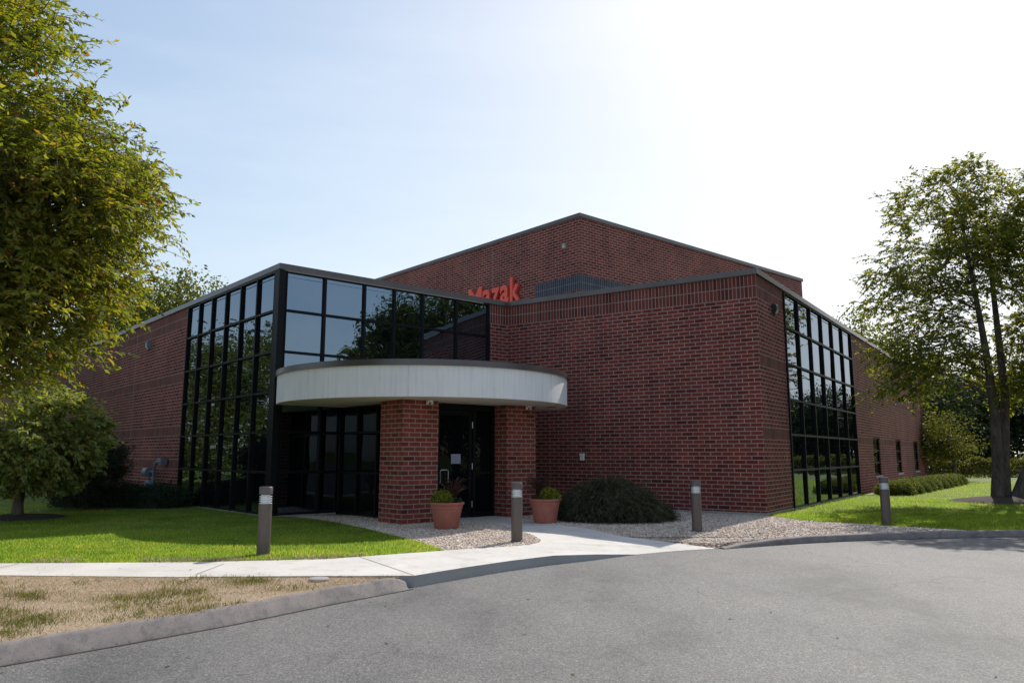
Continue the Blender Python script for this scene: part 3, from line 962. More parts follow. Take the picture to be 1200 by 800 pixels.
for z in (0.25, 1.2, 2.25):
    mb = MB()
    mb.tube([F(3.855, NV - 0.0, z), F(3.855, NV - 0.0, z + 0.16)], 0.014, 8)
    obj('hinge', mb, M['steel'], door, B0, smooth=True)

for s_ in (1.4, 4.6):
    mb = MB()
    mb.box(F(s_, 2.94, -0.1), df * 1.0, nf * 1.0, UP * (ZS + 0.1 - 0.004))
    obj('brick_pillar', mb, M['pier'], bld, B0)

cc = F(3.523, 1.725)
rc = 3.89
a0 = math.atan2(-1.665, -math.sqrt(rc ** 2 - 1.665 ** 2))
a1 = math.atan2(-1.665, math.sqrt(rc ** 2 - 1.665 ** 2))
a0 += 2 * math.pi
NA = 72
# angle grows anticlockwise in (s, n) which is clockwise in plan; go from the left end over the front to the right end
arc = []
for k in range(NA + 1):
    a = a0 - (a0 - a1 - 0) * k / NA
    arc.append((math.cos(a), math.sin(a)))
def ring(r, z):
    return [cc + df * (c * r) + nf * (s_ * r) + UP * z for c, s_ in arc]
mb = MB()
lo, hi = ring(rc, ZS), ring(rc, 3.575)
for k in range(NA):
    nrm = (lo[k] + lo[k + 1]) / 2 - (cc + UP * ZS)
    mb.poly([lo[k], lo[k + 1], hi[k + 1], hi[k]], 0, None, nrm)
mb.poly([lo[0], lo[-1], hi[-1], hi[0]], 0, None, -nf)
can = obj('canopy', mb, M['stucco'], bld, B0, smooth=True)
mb = MB()
path = [(p.x, p.y) for p in lo]
sweep(mb, path, [(-0.16, 3.575), (-0.16, 3.72), (0.04, 3.705), (0.05, 3.57), (0.02, 3.565), (0.0, 3.5745)])
obj('coping', mb, M['coping'], can, B0, smooth=True)
mb = MB()
mb.poly([p + UP * 0.0 for p in ring(rc - 0.004, ZS + 0.003)], 0, None, -UP)
obj('soffit', mb, M['soffit'], can, B0)
mb = MB()
mb.poly(ring(rc - 0.05, 3.6), 0, None, UP)
obj('canopy_roof', mb, M['roof'], can, B0)
mb = MB()
mb.lathe(F(6.15, 4.0, ZS - 0.012), [(0.13, 0.0), (0.13, 0.02)], 20)
obj('recessed_light', mb, plain("copper_trim", (0.30, 0.13, 0.07), 0.5), can, B0)

# fixtures fixed to the walls, each a thing of its own
def fixture(name, label, cat, loc, group=None):
    return thing(name, label, cat, loc, 0, group)

for s_, lab in ((2.08, "small white floodlight under the canopy at the head of the left brick pillar"), (5.28, "small white floodlight under the canopy at the head of the right brick pillar")):
    p = F(s_, 4.02, ZS - 0.10)
    t = thing('floodlight', lab, 'light', p, 0, 'white floodlights under the canopy')
    mb = MB()
    mb.box(-df * 0.07 - nf * 0.05 + UP * 0.05, df * 0.14, nf * 0.10, UP * 0.048)
    obj('housing', mb, M['white'], t)
    for k in (-1, 1):
        mb = MB()
        mb.lathe((df.x * 0.065 * k, df.y * 0.065 * k, 0.0), [(0.035, 0), (0.04, 0.02), (0.02, 0.055)], 14)
        obj('lamp_head', mb, M['white'], t, smooth=True)

# keypad with a red light on the right pillar's left face
t = thing('keypad', "small dark entry keypad with a red light on the right brick pillar", 'keypad', F(4.6, 3.33, 1.52))
mb = MB()
mb.box(-df * 0.05 - nf * 0.07, df * 0.05, nf * 0.14, UP * 0.2)
obj('case', mb, M['black'], t)
mb = MB()
mb.lathe(tuple(-df * 0.052 + UP * 0.10), [(0.0, -0.03), (0.028, -0.018), (0.034, 0.0), (0.028, 0.018), (0.0, 0.03)], 12)
obj('indicator', mb, M['red_led'], t, smooth=True)

# white box on the right front wall
t = thing('outlet_box', "small white weatherproof box low on the right brick wall above the dark shrub", 'box', R0 + dg * 5.49 + UP * 1.4)
mb = MB()
mb.box(-dg * 0.06, dg * 0.12, ng * 0.07, UP * 0.2)
obj('case', mb, M['white'], t)
mb = MB()
mb.box(-dg * 0.07 + UP * 0.15, dg * 0.14, ng * 0.085, UP * 0.065)
obj('hood', mb, M['white'], t)

# wall lights
def wall_pack(label, P, d, nrm, k=1.0, mat='grey_metal'):
    t = thing('wall_light', label, 'light', P, 0)
    mb = MB()
    w, h, dp = 0.30 * k, 0.40 * k, 0.20 * k
    a = [(-w / 2, 0, -h / 2), (w / 2, 0, -h / 2), (w / 2, 0, h / 2), (-w / 2, 0, h / 2)]
    def q(u, n, z):
        return d * u + nrm * n + UP * z
    prof = [(0, -h / 2), (dp * 0.55, -h / 2), (dp, -h * 0.1), (dp, h * 0.36), (dp * 0.7, h / 2), (0, h / 2)]
    L_ = [q(-w / 2, n, z) for n, z in prof]
    R_ = [q(w / 2, n, z) for n, z in prof]
    c = q(0, dp / 2, 0)
    for i in range(len(prof)):
        j = (i + 1) % len(prof)
        f = [L_[i], R_[i], R_[j], L_[j]]
        mb.poly(f, 0, None, sum(f, Vector()) / 4 - c)
    mb.poly(L_, 0, None, -d)
    mb.poly(R_, 0, None, d)
    obj('housing', mb, M[mat], t)
    mb = MB()
    f = [q(-w * 0.38, dp * 0.62, -h * 0.47), q(w * 0.38, dp * 0.62, -h * 0.47), q(w * 0.38, dp * 1.03, -h * 0.1), q(-w * 0.38, dp * 1.03, -h * 0.1)]
    mb.poly(f, 0, None, nrm)
    mb.poly([p - nrm * 0.02 + UP * 0.01 for p in f], 0, None, -nrm)
    obj('lens', mb, M['lens'], t)
    return t
wall_pack("grey wall light high on the left brick side wall", L0 + dl * 11.18 + UP * 5.6, dl, nl, 0.72)
wall_pack("dark box-shaped wall light high on the right brick wall beside the glass bay", R0 + dr * 1.5 + UP * 5.72, dr, nr, 0.72, 'black')
wall_pack("small pale wall light on the upper tower near its corner", T0 + dl * 0.83 + UP * 9.8, dl, nl, 0.5, 'found')

# gas meter set on the left wall
g0 = L0 + dl * 8.9 + nl * 0.0
t = thing('gas_meter', "grey gas meter with regulator and pipes on the left brick wall by the low hedge", 'gas meter', g0)
def gp(m_, n, z):
    return dl * m_ + nl * n + UP * z
mb = MB()
mb.tube([gp(-0.55, 0.0, 1.35), gp(-0.55, 0.22, 1.35), gp(-0.35, 0.3, 1.32), gp(-0.2, 0.3, 1.1), gp(-0.2, 0.3, 0.2), gp(-0.2, 0.3, -0.05)], 0.045, 10)
mb.tube([gp(0.35, 0.3, -0.05), gp(0.35, 0.3, 0.95), gp(0.12, 0.3, 1.0), gp(-0.2, 0.3, 1.0)], 0.035, 10)
obj('pipe', mb, M['grey_metal'], t, smooth=True)
mb = MB()
mb.lathe(gp(0.0, 0.34, 0.15), [(0.14, 0), (0.2, 0.06), (0.2, 0.46), (0.15, 0.55), (0.06, 0.58)], 18)
obj('meter_body', mb, M['grey_metal'], t, smooth=True)
mb = MB()
mb.tube([gp(0.25, 0.3, 0.98), gp(0.62, 0.34, 0.98)], [0.17, 0.15], 16)
mb.tube([gp(0.62, 0.34, 0.98), gp(0.85, 0.36, 0.98)], 0.03, 8)
obj('regulator', mb, M['grey_metal'], t, smooth=True)
mb = MB()
mb.box(gp(-0.72, 0.06, 1.25), dl * 0.34, nl * 0.2, UP * 0.22)
obj('valve_box', mb, M['grey_metal'], t)

# ------------------------------------------------------------------ red letters on the tower
SS = T0 + nl * 0.05
sign = thing('wall_sign', "raised red letters on the brick tower, half hidden by the front roof edge", 'sign', SS + dl * 3.55 + UP * 7.98)
so = Vector(sign.location)
def letter(ch, s_left, width, height, z):
    cu = bpy.data.curves.new("letter_outline", 'FONT')
    cu.body = ch
    cu.extrude = 0.05
    cu.offset = 0.028
    cu.resolution_u = 6
    tmp = bpy.data.objects.new("letter_outline", cu)
    COL.objects.link(tmp)
    dg_ = bpy.context.evaluated_depsgraph_get()
    me = bpy.data.meshes.new_from_object(tmp.evaluated_get(dg_))
    bpy.data.objects.remove(tmp)
    bpy.data.curves.remove(cu)
    co = np.array([v.co[:] for v in me.vertices])
    lo_, hi_ = co.min(0), co.max(0)
    for v in me.vertices:
        u = (v.co.x - lo_[0]) / (hi_[0] - lo_[0]) * width
        h = (v.co.y - lo_[1]) / (hi_[1] - lo_[1]) * height
        n = (v.co.z - lo_[2]) / (hi_[2] - lo_[2]) * 0.13
        v.co = SS + dl * (s_left - u) + nl * n + UP * (z + h) - so
    me.materials.append(M['sign_red'])
    me.name = 'letter'
    o = bpy.data.objects.new('letter', me)
    COL.objects.link(o)
    o.parent = sign
for ch, s_, w, h in (('M', 6.82, 0.94, 0.97), ('a', 5.82, 0.57, 0.79), ('z', 5.20, 0.54, 0.77), ('a', 4.62, 0.57, 0.79), ('k', 3.97, 0.62, 1.03)):
    letter(ch, s_, w, h, 7.98)

# ------------------------------------------------------------------ bollard lights
def make_bollard(label):
    t = thing('bollard_light', label, 'bollard light', (0, 0, 0), 0, 'bollard lights along the walk')
    r = 0.105
    mb = MB()
    mb.lathe((0, 0, 0), [(r + 0.012, -0.05), (r + 0.012, 0.015), (r, 0.02), (r, 0.80)], 32)
    obj('post', mb, M['bollard'], t, smooth=True)
    mb = MB()
    prof = []
    for k in range(4):
        z = 0.803 + k * 0.035
        prof += [(r - 0.004, z), (r - 0.004, z + 0.012), (r - 0.028, z + 0.020), (r - 0.028, z + 0.033)]
    mb.lathe((0, 0, 0), prof, 32)
    obj('louvre', mb, M['lens'], t, smooth=True)
    mb = MB()
    mb.lathe((0, 0, 0), [(r - 0.03, 0.945), (r, 0.947), (r + 0.001, 1.055), (r - 0.008, 1.066), (0.0, 1.067)], 32)
    obj('cap', mb, M['bollard'], t, smooth=True)
    return t
def copy_thing(src, loc, rotz, label):
    c = src.copy()
    COL.objects.link(c)
    c.location = loc
    c.rotation_euler = (0, 0, rotz)
    c['label'] = label
    for ch in list(src.children):
        k = ch.copy()
        COL.objects.link(k)
        k.parent = c
        for g in ch.children:
            q = g.copy()
            COL.objects.link(q)
            q.parent = k
    return c
bol = make_bollard("brown bollard light on the left lawn by the sidewalk edge")
bol.location = (-3.96, 12.54, 0)
copy_thing(bol, (0.09, 14.47, 0), 0.4, "brown bollard light in the gravel tip between lawn and entrance walk")
copy_thing(bol, (3.91, 16.56, -0.03), 0.9, "bollard light in the shaded gravel right of the big dark shrub")
copy_thing(bol, (8.59, 17.96, -0.01), 1.5, "dark bollard light on the right lawn in front of the clipped hedge")

# round valve cover lying in the dry grass
mb = MB()
mb.lathe((-2.47, 10.12, 0), [(0.125, -0.02), (0.13, 0.012), (0.12, 0.02), (0.05, 0.023)], 24)
tag(obj('valve_cover', mb, M['found'], smooth=True), "pale round valve cover lying in the dry grass beside the sidewalk", 'cover')

# ------------------------------------------------------------------ foliage
def leaf_quads(cen, size, aspect, nrng, droop=0.25, flat=0.0):
    """one folded four-point leaf per centre"""
    n = len(cen)
    ax = nrng.normal(size=(n, 3))
    ax[:, 2] = ax[:, 2] * (1 - flat) - droop * 1.5
    ax /= np.linalg.norm(ax, axis=1)[:, None]
    nn = nrng.normal(size=(n, 3))
    nn[:, 2] += 1.0 * flat * 3 + 0.4
    sd = np.cross(ax, nn)
    sd /= np.linalg.norm(sd, axis=1)[:, None] + 1e-9
    nn = np.cross(sd, ax)
    ln = size * nrng.uniform(0.65, 1.25, size=(n, 1))
    wd = ln * aspect * 0.5
    base = cen - ax * ln * 0.5
    tip = cen + ax * ln * 0.5
    mid = cen - ax * ln * 0.06 + nn * ln * 0.09
    v = np.stack([base, mid + sd * wd, tip, mid - sd * wd], axis=1).reshape(-1, 3)
    f = np.arange(n * 4, dtype=np.int32)
    return v, f

def sample_clumps(ells, n, nrng, shell=2.4, gap=0.0, gapscale=0.5, zmin=None, seed=0.0):
    out = []
    vol = np.array([e[3] * e[4] * e[5] for e in ells])
    vol = vol / vol.sum()
    while len(out) < n:
        e = ells[nrng.choice(len(ells), p=vol)]
        d = nrng.normal(size=3)
        d /= np.linalg.norm(d)
        r = nrng.uniform() ** (1 / shell)
        p = np.array(e[:3]) + d * r * np.array(e[3:6])
        if zmin is not None and p[2] < zmin:
            continue
        if gap and noise.noise(Vector(p * gapscale) + Vector((seed, seed * 2, 0))) < gap - 0.5:
            continue
        out.append(p)
    return np.array(out)

def crown_mesh(name, parent, origin, mat, ells, nclump, per, cr, size, aspect, seed, droop=0.25, shell=2.4, gap=0.0, gapscale=0.5, flat=0.0, squash=0.6, zmin=None):
    nrng = np.random.default_rng(seed)
    C = sample_clumps(ells, nclump, nrng, shell, gap, gapscale, zmin, seed * 1.37)
    rad = cr * nrng.uniform(0.6, 1.35, size=(nclump, 1, 1))
    off = nrng.normal(size=(nclump, per, 3)) * 0.5
    off[:, :, 2] *= squash
    off[:, :, 2] -= 0.25 * (off[:, :, 0] ** 2 + off[:, :, 1] ** 2)      # outer leaves of a spray hang lower
    cen = (C[:, None, :] + off * rad).reshape(-1, 3)
    if zmin is not None:
        cen = cen[cen[:, 2] > zmin * 0.5]
    v, f = leaf_quads(cen, size, aspect, nrng, droop, flat)
    o = np_mesh(name, v, f, 4, mat, parent, origin)
    return o, C

def sprays(name, parent, origin, mat, C, out, ntw, nlf, tl, size, aspect, seed, droop=0.3, sag=0.25, spread=0.8, twigmat=None, up=0.9, tw_r=0.006, zmin=None):
    """twigs fan outward from every clump centre and carry leaves along both sides"""
    q = np.random.default_rng(seed)
    n = len(C)
    st = np.repeat(C, ntw, axis=0) + q.normal(size=(n * ntw, 3)) * tl * 0.22
    d = np.repeat(out, ntw, axis=0) + q.normal(size=(n * ntw, 3)) * spread
    d /= np.linalg.norm(d, axis=1)[:, None]
    l = tl * q.uniform(0.55, 1.35, size=(n * ntw, 1))
    def at_(u):
        p = st + d * l * u
        p = p.copy()
        p[:, 2] -= (sag * l * u * u)[:, 0]
        return p
    V = []
    side0 = np.cross(d, np.array((0, 0, 1.0)))
    side0 /= np.linalg.norm(side0, axis=1)[:, None] + 1e-6
    for k in range(nlf):
        u = 0.12 + 0.9 * (k + q.uniform(0, 0.8)) / nlf
        p = at_(np.minimum(u, 1.0))
        sg = 1 if k % 2 else -1
        ax = d * 0.65 + side0 * sg * q.uniform(0.4, 1.0, size=(len(d), 1)) + q.normal(size=d.shape) * 0.3
        ax[:, 2] -= droop + sag * u
        ax /= np.linalg.norm(ax, axis=1)[:, None]
        nn = q.normal(size=d.shape) * 0.55
        nn[:, 2] += up
        sd = np.cross(ax, nn)
        sd /= np.linalg.norm(sd, axis=1)[:, None] + 1e-9
        nn = np.cross(sd, ax)
        ln = size * q.uniform(0.6, 1.25, size=(len(d), 1))
        wd = ln * aspect * 0.5
        V.append(np.stack([p, p + ax * ln * 0.42 + nn * ln * 0.07 + sd * wd, p + ax * ln, p + ax * ln * 0.42 + nn * ln * 0.07 - sd * wd], axis=1))
    V = np.concatenate(V)
    if zmin is not None:
        V = V[V[:, :, 2].min(axis=1) > zmin]
    v = V.reshape(-1, 3)
    np_mesh(name, v, np.arange(len(v), dtype=np.int32), 4, mat, parent, origin)
    if twigmat:
        pr = np.cross(d, side0)
        ring = []
        for u, rr in ((0.0, tw_r), (0.5, tw_r * 0.7), (1.0, tw_r * 0.25)):
            p = at_(u)
            for a in (0, 2.09, 4.19):
                ring.append(p + (side0 * math.cos(a) + pr * math.sin(a)) * rr)
        v = np.stack(ring, axis=1)
        f = []
        for s_ in range(2):
            for k in range(3):
                j = (k + 1) % 3
                f.append((s_ * 3 + k, s_ * 3 + j, s_ * 3 + 3 + j, s_ * 3 + 3 + k))
        f = (np.array(f)[None] + (np.arange(len(v)) * 9)[:, None, None]).ravel()
        np_mesh('twigs', v.reshape(-1, 3), f, 4, twigmat, parent, origin)

def spray_tree(name, label, cat, base, trunks, ells, leafmat, barkmat, nclump, ntw, nlf, tl, size, aspect, seed, nlimbs, lr, shell=2.2, gap=0.0, gapscale=0.6, zmin=None, outup=0.25, **kw):
    t = thing(name, label, cat, base)
    q = np.random.default_rng(seed)
    C = sample_clumps(ells, nclump, q, shell, gap, gapscale, zmin, seed * 1.37)
    ax = np.array([np.interp(C[:, 2], [p[2] for p in trunks[0][0]], [p[k] for p in trunks[0][0]]) for k in (0, 1)]).T
    out = np.concatenate([C[:, :2] - ax, np.zeros((len(C), 1))], axis=1)
    out /= np.linalg.norm(out, axis=1)[:, None] + 1e-6
    ztop = C[:, 2].max()
    out[:, 2] = outup + 0.9 * np.clip((C[:, 2] - ztop * 0.7) / (ztop * 0.3), 0, 1)
    out /= np.linalg.norm(out, axis=1)[:, None]
    sprays('crown', t, base, leafmat, C, out, ntw, nlf, tl, size, aspect, seed, twigmat=barkmat, zmin=zmin, **kw)
    mb = MB()
    tr = []
    for path, rads in trunks:
        mb.tube(path, rads, 12)
        tr.append(dense(path, rads))
    limbs(mb, tr, C, nlimbs, np.random.default_rng(seed + 100), lr)
    obj('trunk', mb, barkmat, t, base, smooth=True)
    return t

def limbs(mb, trunks, C, n, nrng, r0=0.05, sag=0.1, seg=6):
    """limbs from the nearest lower trunk point to chosen clumps, tapering"""
    pts = [(np.array(p), r) for path, rads in trunks for p, r in zip(path, rads)]
    idx = nrng.choice(len(C), size=min(n, len(C)), replace=False)
    for i in idx:
        c = C[i]
        best, bd = None, 1e9
        for p, r in pts:
            if p[2] > c[2] - 0.15 and p is not pts[0][0]:
                continue
            dd = np.linalg.norm((p - c) * np.array((1, 1, 0.75)))
            if dd < bd:
                best, bd, br = p, dd, r
        if best is None:
            continue
        a = best
        L_ = np.linalg.norm(c - a)
        m1 = a + (c - a) * 0.35 + np.array((0, 0, 0.10 * L_)) + nrng.normal(size=3) * 0.05 * L_
        m2 = a + (c - a) * 0.7 + np.array((0, 0, 0.08 * L_)) + nrng.normal(size=3) * 0.05 * L_
        rr = min(r0 * (0.5 + L_ * 0.16), br * 0.7)
        mb.tube([a, m1, m2, c], [rr, rr * 0.7, rr * 0.45, rr * 0.15], seg)

def dense(path, rads, k=5):
    P, Rr = [], []
    for (a, b_), (ra, rb) in zip(zip(path, path[1:]), zip(rads, rads[1:])):
        for j in range(k):
            t = j / k
            P.append(tuple(x + (y - x) * t for x, y in zip(a, b_)))
            Rr.append(ra + (rb - ra) * t)
    P.append(path[-1])
    Rr.append(rads[-1])
    return P, Rr

def tree(name, label, cat, base, trunks, ells, leafmat, barkmat, nclump, per, cr, size, aspect, seed, nlimbs=30, lr=0.05, group=None, **kw):
    t = thing(name, label, cat, base, 0, group)
    o, C = crown_mesh('crown', t, base, leafmat, ells, nclump, per, cr, size, aspect, seed, **kw)
    nrng = np.random.default_rng(seed + 100)
    mb = MB()
    tr = []
    for path, rads in trunks:
        mb.tube(path, rads, 12)
        tr.append(dense(path, rads))
    limbs(mb, tr, C, nlimbs, nrng, lr)
    obj('trunk', mb, barkmat, t, base, smooth=True)
    return t

# big shade tree reaching in at the left edge of the picture
bx, by = -9.1, 11.6
spray_tree('shade_tree', "tall leafy shade tree with hanging olive green leaves filling the upper left edge", 'tree', (bx, by, 0),
     [([(bx, by, -0.1), (bx + 0.05, by, 1.2), (bx + 0.05, by + 0.05, 2.4), (bx + 0.15, by, 4.2), (bx + 0.2, by + 0.1, 6.5), (bx + 0.1, by, 9.0)], [0.27, 0.21, 0.19, 0.15, 0.1, 0.03])],
     [(bx, by, 5.5, 3.15, 2.9, 3.0), (bx - 0.2, by, 7.7, 2.1, 2.0, 1.9), (bx + 0.7, by, 5.3, 2.6, 2.3, 1.4), (bx + 0.45, by, 3.45, 1.85, 1.8, 0.9)],
     M['leaf_zelkova'], M['bark'], 1300, 8, 14, 0.62, 0.118, 0.42, 11, 200, 0.04, shell=2.6, gap=0.33, gapscale=0.75, zmin=2.1, droop=0.35, sag=0.25, spread=0.9)

# small round dogwood in front of the left wall
bx, by = -12.41, 19.62
spray_tree('small_tree', "small round-crowned tree with pale green leaves on the left lawn", 'tree', (bx, by, 0),
     [([(bx, by, -0.05), (bx, by, 0.35), (bx + 0.03, by, 0.75), (bx + 0.05, by, 1.5), (bx, by, 2.6)], [0.16, 0.12, 0.11, 0.08, 0.03])],
     [(bx + 0.1, by, 1.95, 1.85, 1.75, 1.4), (bx - 0.3, by, 1.5, 1.8, 1.7, 0.95)],
     M['leaf_dogwood'], M['bark'], 560, 7, 11, 0.32, 0.125, 0.55, 21, 50, 0.035, shell=3.2, gap=0.2, gapscale=0.9, zmin=0.42, droop=0.35, sag=0.3)

# dark evergreen shrub behind it, against the wall
bx, by = -12.6, 23.0
t = thing('evergreen_shrub', "dark blue-green evergreen shrub behind the small round tree", 'shrub', (bx, by, 0))
q = np.random.default_rng(31)
C = sample_clumps([(bx, by, 1.1, 0.95, 0.9, 1.1), (bx + 0.35, by, 1.35, 0.75, 0.7, 0.75)], 300, q, 2.6)
C = C[C[:, 2] > 0.1]
out = C - np.array((bx, by, 0.6))
out /= np.linalg.norm(out, axis=1)[:, None]
sprays('foliage', t, (bx, by, 0), M['leaf_yew'], C, out, 6, 12, 0.36, 0.10, 0.22, 32, droop=0.1, sag=0.1, twigmat=M['bark'], zmin=0.02)
mb = MB()
for k in range(7):
    a = k * 0.9
    mb.tube([(bx, by, -0.05), (bx + 0.3 * math.cos(a), by + 0.3 * math.sin(a), 0.7), (bx + 0.65 * math.cos(a), by + 0.65 * math.sin(a), 1.5)], [0.05, 0.035, 0.015], 6)
obj('stems', mb, M['bark'], t, (bx, by, 0), smooth=True)

def mound(name, label, cat, base, rx, ry, h, mat, n, per, size, aspect, seed, group=None, rotz=0.0, cr=0.16, droop=0.0, flat=0.2, stems=True, core=0.82):
    """clipped or mounded shrub: leaf sprays over a twiggy core"""
    t = thing(name, label, cat, base, rotz, group)
    nrng = np.random.default_rng(seed)
    d = nrng.normal(size=(n, 3))
    d[:, 2] = np.abs(d[:, 2])
    d /= np.linalg.norm(d, axis=1)[:, None]
    d = np.sign(d) * np.abs(d) ** 0.85
    C = d * np.array((rx, ry, h)) * nrng.uniform(0.86, 1.04, size=(n, 1))
    off = nrng.normal(size=(n, per, 3)) * cr * 0.5
    cen = (C[:, None, :] + off).reshape(-1, 3)
    cen = cen[cen[:, 2] > 0.01]
    v, f = leaf_quads(cen, size, aspect, nrng, droop, flat)
    np_mesh('foliage', v, f, 4, mat, t)
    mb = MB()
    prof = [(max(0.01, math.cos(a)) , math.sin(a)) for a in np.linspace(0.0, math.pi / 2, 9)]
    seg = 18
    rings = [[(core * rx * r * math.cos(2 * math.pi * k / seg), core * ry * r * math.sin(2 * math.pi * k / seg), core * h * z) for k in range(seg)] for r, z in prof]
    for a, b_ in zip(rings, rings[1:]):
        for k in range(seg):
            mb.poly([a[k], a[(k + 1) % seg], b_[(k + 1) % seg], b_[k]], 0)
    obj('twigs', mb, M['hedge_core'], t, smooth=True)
    return t

# low dark hedge by the gas meter: three mounds
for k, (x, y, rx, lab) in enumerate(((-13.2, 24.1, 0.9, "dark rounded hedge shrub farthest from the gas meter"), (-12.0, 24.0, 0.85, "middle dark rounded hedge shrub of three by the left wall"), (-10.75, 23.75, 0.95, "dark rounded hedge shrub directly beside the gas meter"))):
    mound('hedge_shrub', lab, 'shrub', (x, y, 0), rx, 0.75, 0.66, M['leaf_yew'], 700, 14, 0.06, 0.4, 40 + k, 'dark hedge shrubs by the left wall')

# big dark mound in the gravel: a weeping laceleaf maple, layered drooping sprays over a low dome
mx_, my_ = 2.5, 19.15
t = thing('mounded_shrub', "large low dark mounded shrub in the gravel against the right brick wall", 'shrub', (mx_, my_, -0.02))
q = np.random.default_rng(50)
n = 900
d = q.normal(size=(n, 3))
d[:, 2] = np.abs(d[:, 2])
d /= np.linalg.norm(d, axis=1)[:, None]
rr = q.uniform(0.55, 1.0, size=(n, 1)) ** 0.5
bumpy = np.array([1 + 0.16 * noise.noise(Vector(a * 2.6)) for a in d])[:, None]
C = d * rr * bumpy * np.array((1.36, 1.1, 0.98))
C[:, 2] *= np.clip(1 - 0.22 * np.maximum(C[:, 0], 0), 0.5, 1)      # lower shoulder to the right
C = C[C[:, 2] > 0.06] + np.array((mx_, my_, -0.02))
out = C - np.array((mx_, my_, -0.4))
out /= np.linalg.norm(out, axis=1)[:, None]
out[:, 2] *= 0.35
sprays('foliage', t, (mx_, my_, -0.02), M['leaf_maple'], C, out, 6, 13, 0.27, 0.075, 0.2, 51, droop=0.7, sag=0.6, spread=0.55, twigmat=M['bark'], tw_r=0.003, zmin=0.0)
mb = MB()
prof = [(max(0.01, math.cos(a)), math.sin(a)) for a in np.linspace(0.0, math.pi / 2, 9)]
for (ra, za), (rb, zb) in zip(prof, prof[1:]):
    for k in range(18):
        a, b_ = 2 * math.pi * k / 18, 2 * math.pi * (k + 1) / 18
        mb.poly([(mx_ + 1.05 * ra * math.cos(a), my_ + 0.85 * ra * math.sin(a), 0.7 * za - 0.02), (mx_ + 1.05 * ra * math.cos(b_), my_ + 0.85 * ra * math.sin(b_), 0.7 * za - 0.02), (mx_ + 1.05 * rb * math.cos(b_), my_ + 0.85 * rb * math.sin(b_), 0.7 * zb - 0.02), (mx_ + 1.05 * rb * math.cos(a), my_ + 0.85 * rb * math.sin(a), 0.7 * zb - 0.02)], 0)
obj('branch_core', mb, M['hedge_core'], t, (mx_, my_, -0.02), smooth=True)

# clipped boxwoods along the right wall
words = ["first", "second", "third", "fourth", "fifth", "sixth", "seventh", "eighth", "ninth", "tenth"]
box0 = None
for k in range(10):
    tt = 13.2 + 1.5 * k
    p = R0 + dr * tt + nr * (1.15 + 0.09 * k)
    lab = "rounded clipped boxwood, %s from the near end of the right hedge row" % words[k]
    if k < 3:
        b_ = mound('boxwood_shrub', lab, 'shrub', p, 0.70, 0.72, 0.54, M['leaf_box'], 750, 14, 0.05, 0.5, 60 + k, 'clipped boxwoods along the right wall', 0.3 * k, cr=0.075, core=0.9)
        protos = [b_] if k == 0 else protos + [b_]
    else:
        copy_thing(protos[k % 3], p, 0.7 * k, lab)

# three-stemmed birch on the right lawn
bx, by = 16.41, 26.24
tr3 = [([(bx - 0.08, by, 0.0), (bx + 0.04, by, 1.2), (bx + 0.09, by, 2.8), (bx + 0.04, by, 4.4), (bx - 0.1, by, 6.1), (bx - 0.27, by + 0.1, 8.4), (bx - 0.46, by + 0.1, 11.0)], [0.22, 0.18, 0.155, 0.13, 0.10, 0.065, 0.015]),
       ([(bx + 0.27, by + 0.15, 0.0), (bx + 0.38, by + 0.2, 1.2), (bx + 0.7, by + 0.3, 3.6), (bx + 0.73, by + 0.4, 5.25), (bx + 0.75, by + 0.5, 7.6), (bx + 0.78, by + 0.5, 11.1)], [0.21, 0.17, 0.14, 0.115, 0.08, 0.015]),
       ([(bx + 0.45, by - 0.1, 0.0), (bx + 0.96, by - 0.2, 1.2), (bx + 1.58, by - 0.3, 3.1), (bx + 2.2, by - 0.3, 6.0), (bx + 2.6, by - 0.2, 9.6)], [0.21, 0.17, 0.14, 0.1, 0.02])]
spray_tree('birch_tree', "three-stemmed birch with sparse backlit leaves on the right lawn", 'tree', (bx, by, 0), tr3,
     [(bx - 0.7, by, 9.7, 2.3, 2.1, 2.2), (bx + 1.7, by, 9.2, 2.2, 2.1, 2.3), (bx - 1.7, by - 0.2, 7.0, 2.5, 2.2, 1.7), (bx + 2.2, by, 6.3, 2.5, 2.2, 2.1), (bx - 2.3, by - 0.3, 4.5, 2.3, 2.0, 1.15), (bx + 2.0, by, 4.1, 2.4, 2.0, 1.2), (bx - 3.4, by - 0.6, 7.8, 0.8, 0.8, 0.35), (bx - 3.7, by - 0.5, 3.7, 1.1, 1.0, 0.5)],
     M['leaf_birch'], M['birch'], 920, 7, 12, 0.56, 0.115, 0.62, 71, 300, 0.024, shell=2.4, gap=0.46, gapscale=0.85, zmin=2.0, droop=0.4, sag=0.3)

# ---- trees beyond
def simple_tree(label, x, y, h, r, mat, seed, group=None, nclump=150, per=46, size=0.26, z0=0.25, name='deciduous_tree', nl_=16, gap=0.38):
    nr_ = random.Random(seed)
    ells = [(x, y, h * (0.5 + z0 / 2), r, r, h * (0.5 - z0 / 2)),
            (x + r * nr_.uniform(-.45, .45), y + r * nr_.uniform(-.4, .4), h * 0.62, r * 0.75, r * 0.75, h * 0.3),
            (x + r * nr_.uniform(-.6, .6), y, h * 0.42, r * 0.7, r * 0.7, h * 0.2)]
    tk = [([(x, y, -0.1), (x + 0.05 * r, y, h * 0.25), (x - 0.04 * r, y, h * 0.55), (x, y, h * 0.9)], [0.035 * h, 0.026 * h, 0.017 * h, 0.004 * h])]
    return tree(name, label, 'tree', (x, y, 0), tk, ells, mat, M['bark'], nclump, per, r * 0.30, size, 0.55, seed, nlimbs=nl_, lr=0.05, group=group, droop=0.15, shell=2.3, gap=gap, gapscale=1.1 / max(r, 1) , squash=0.7)

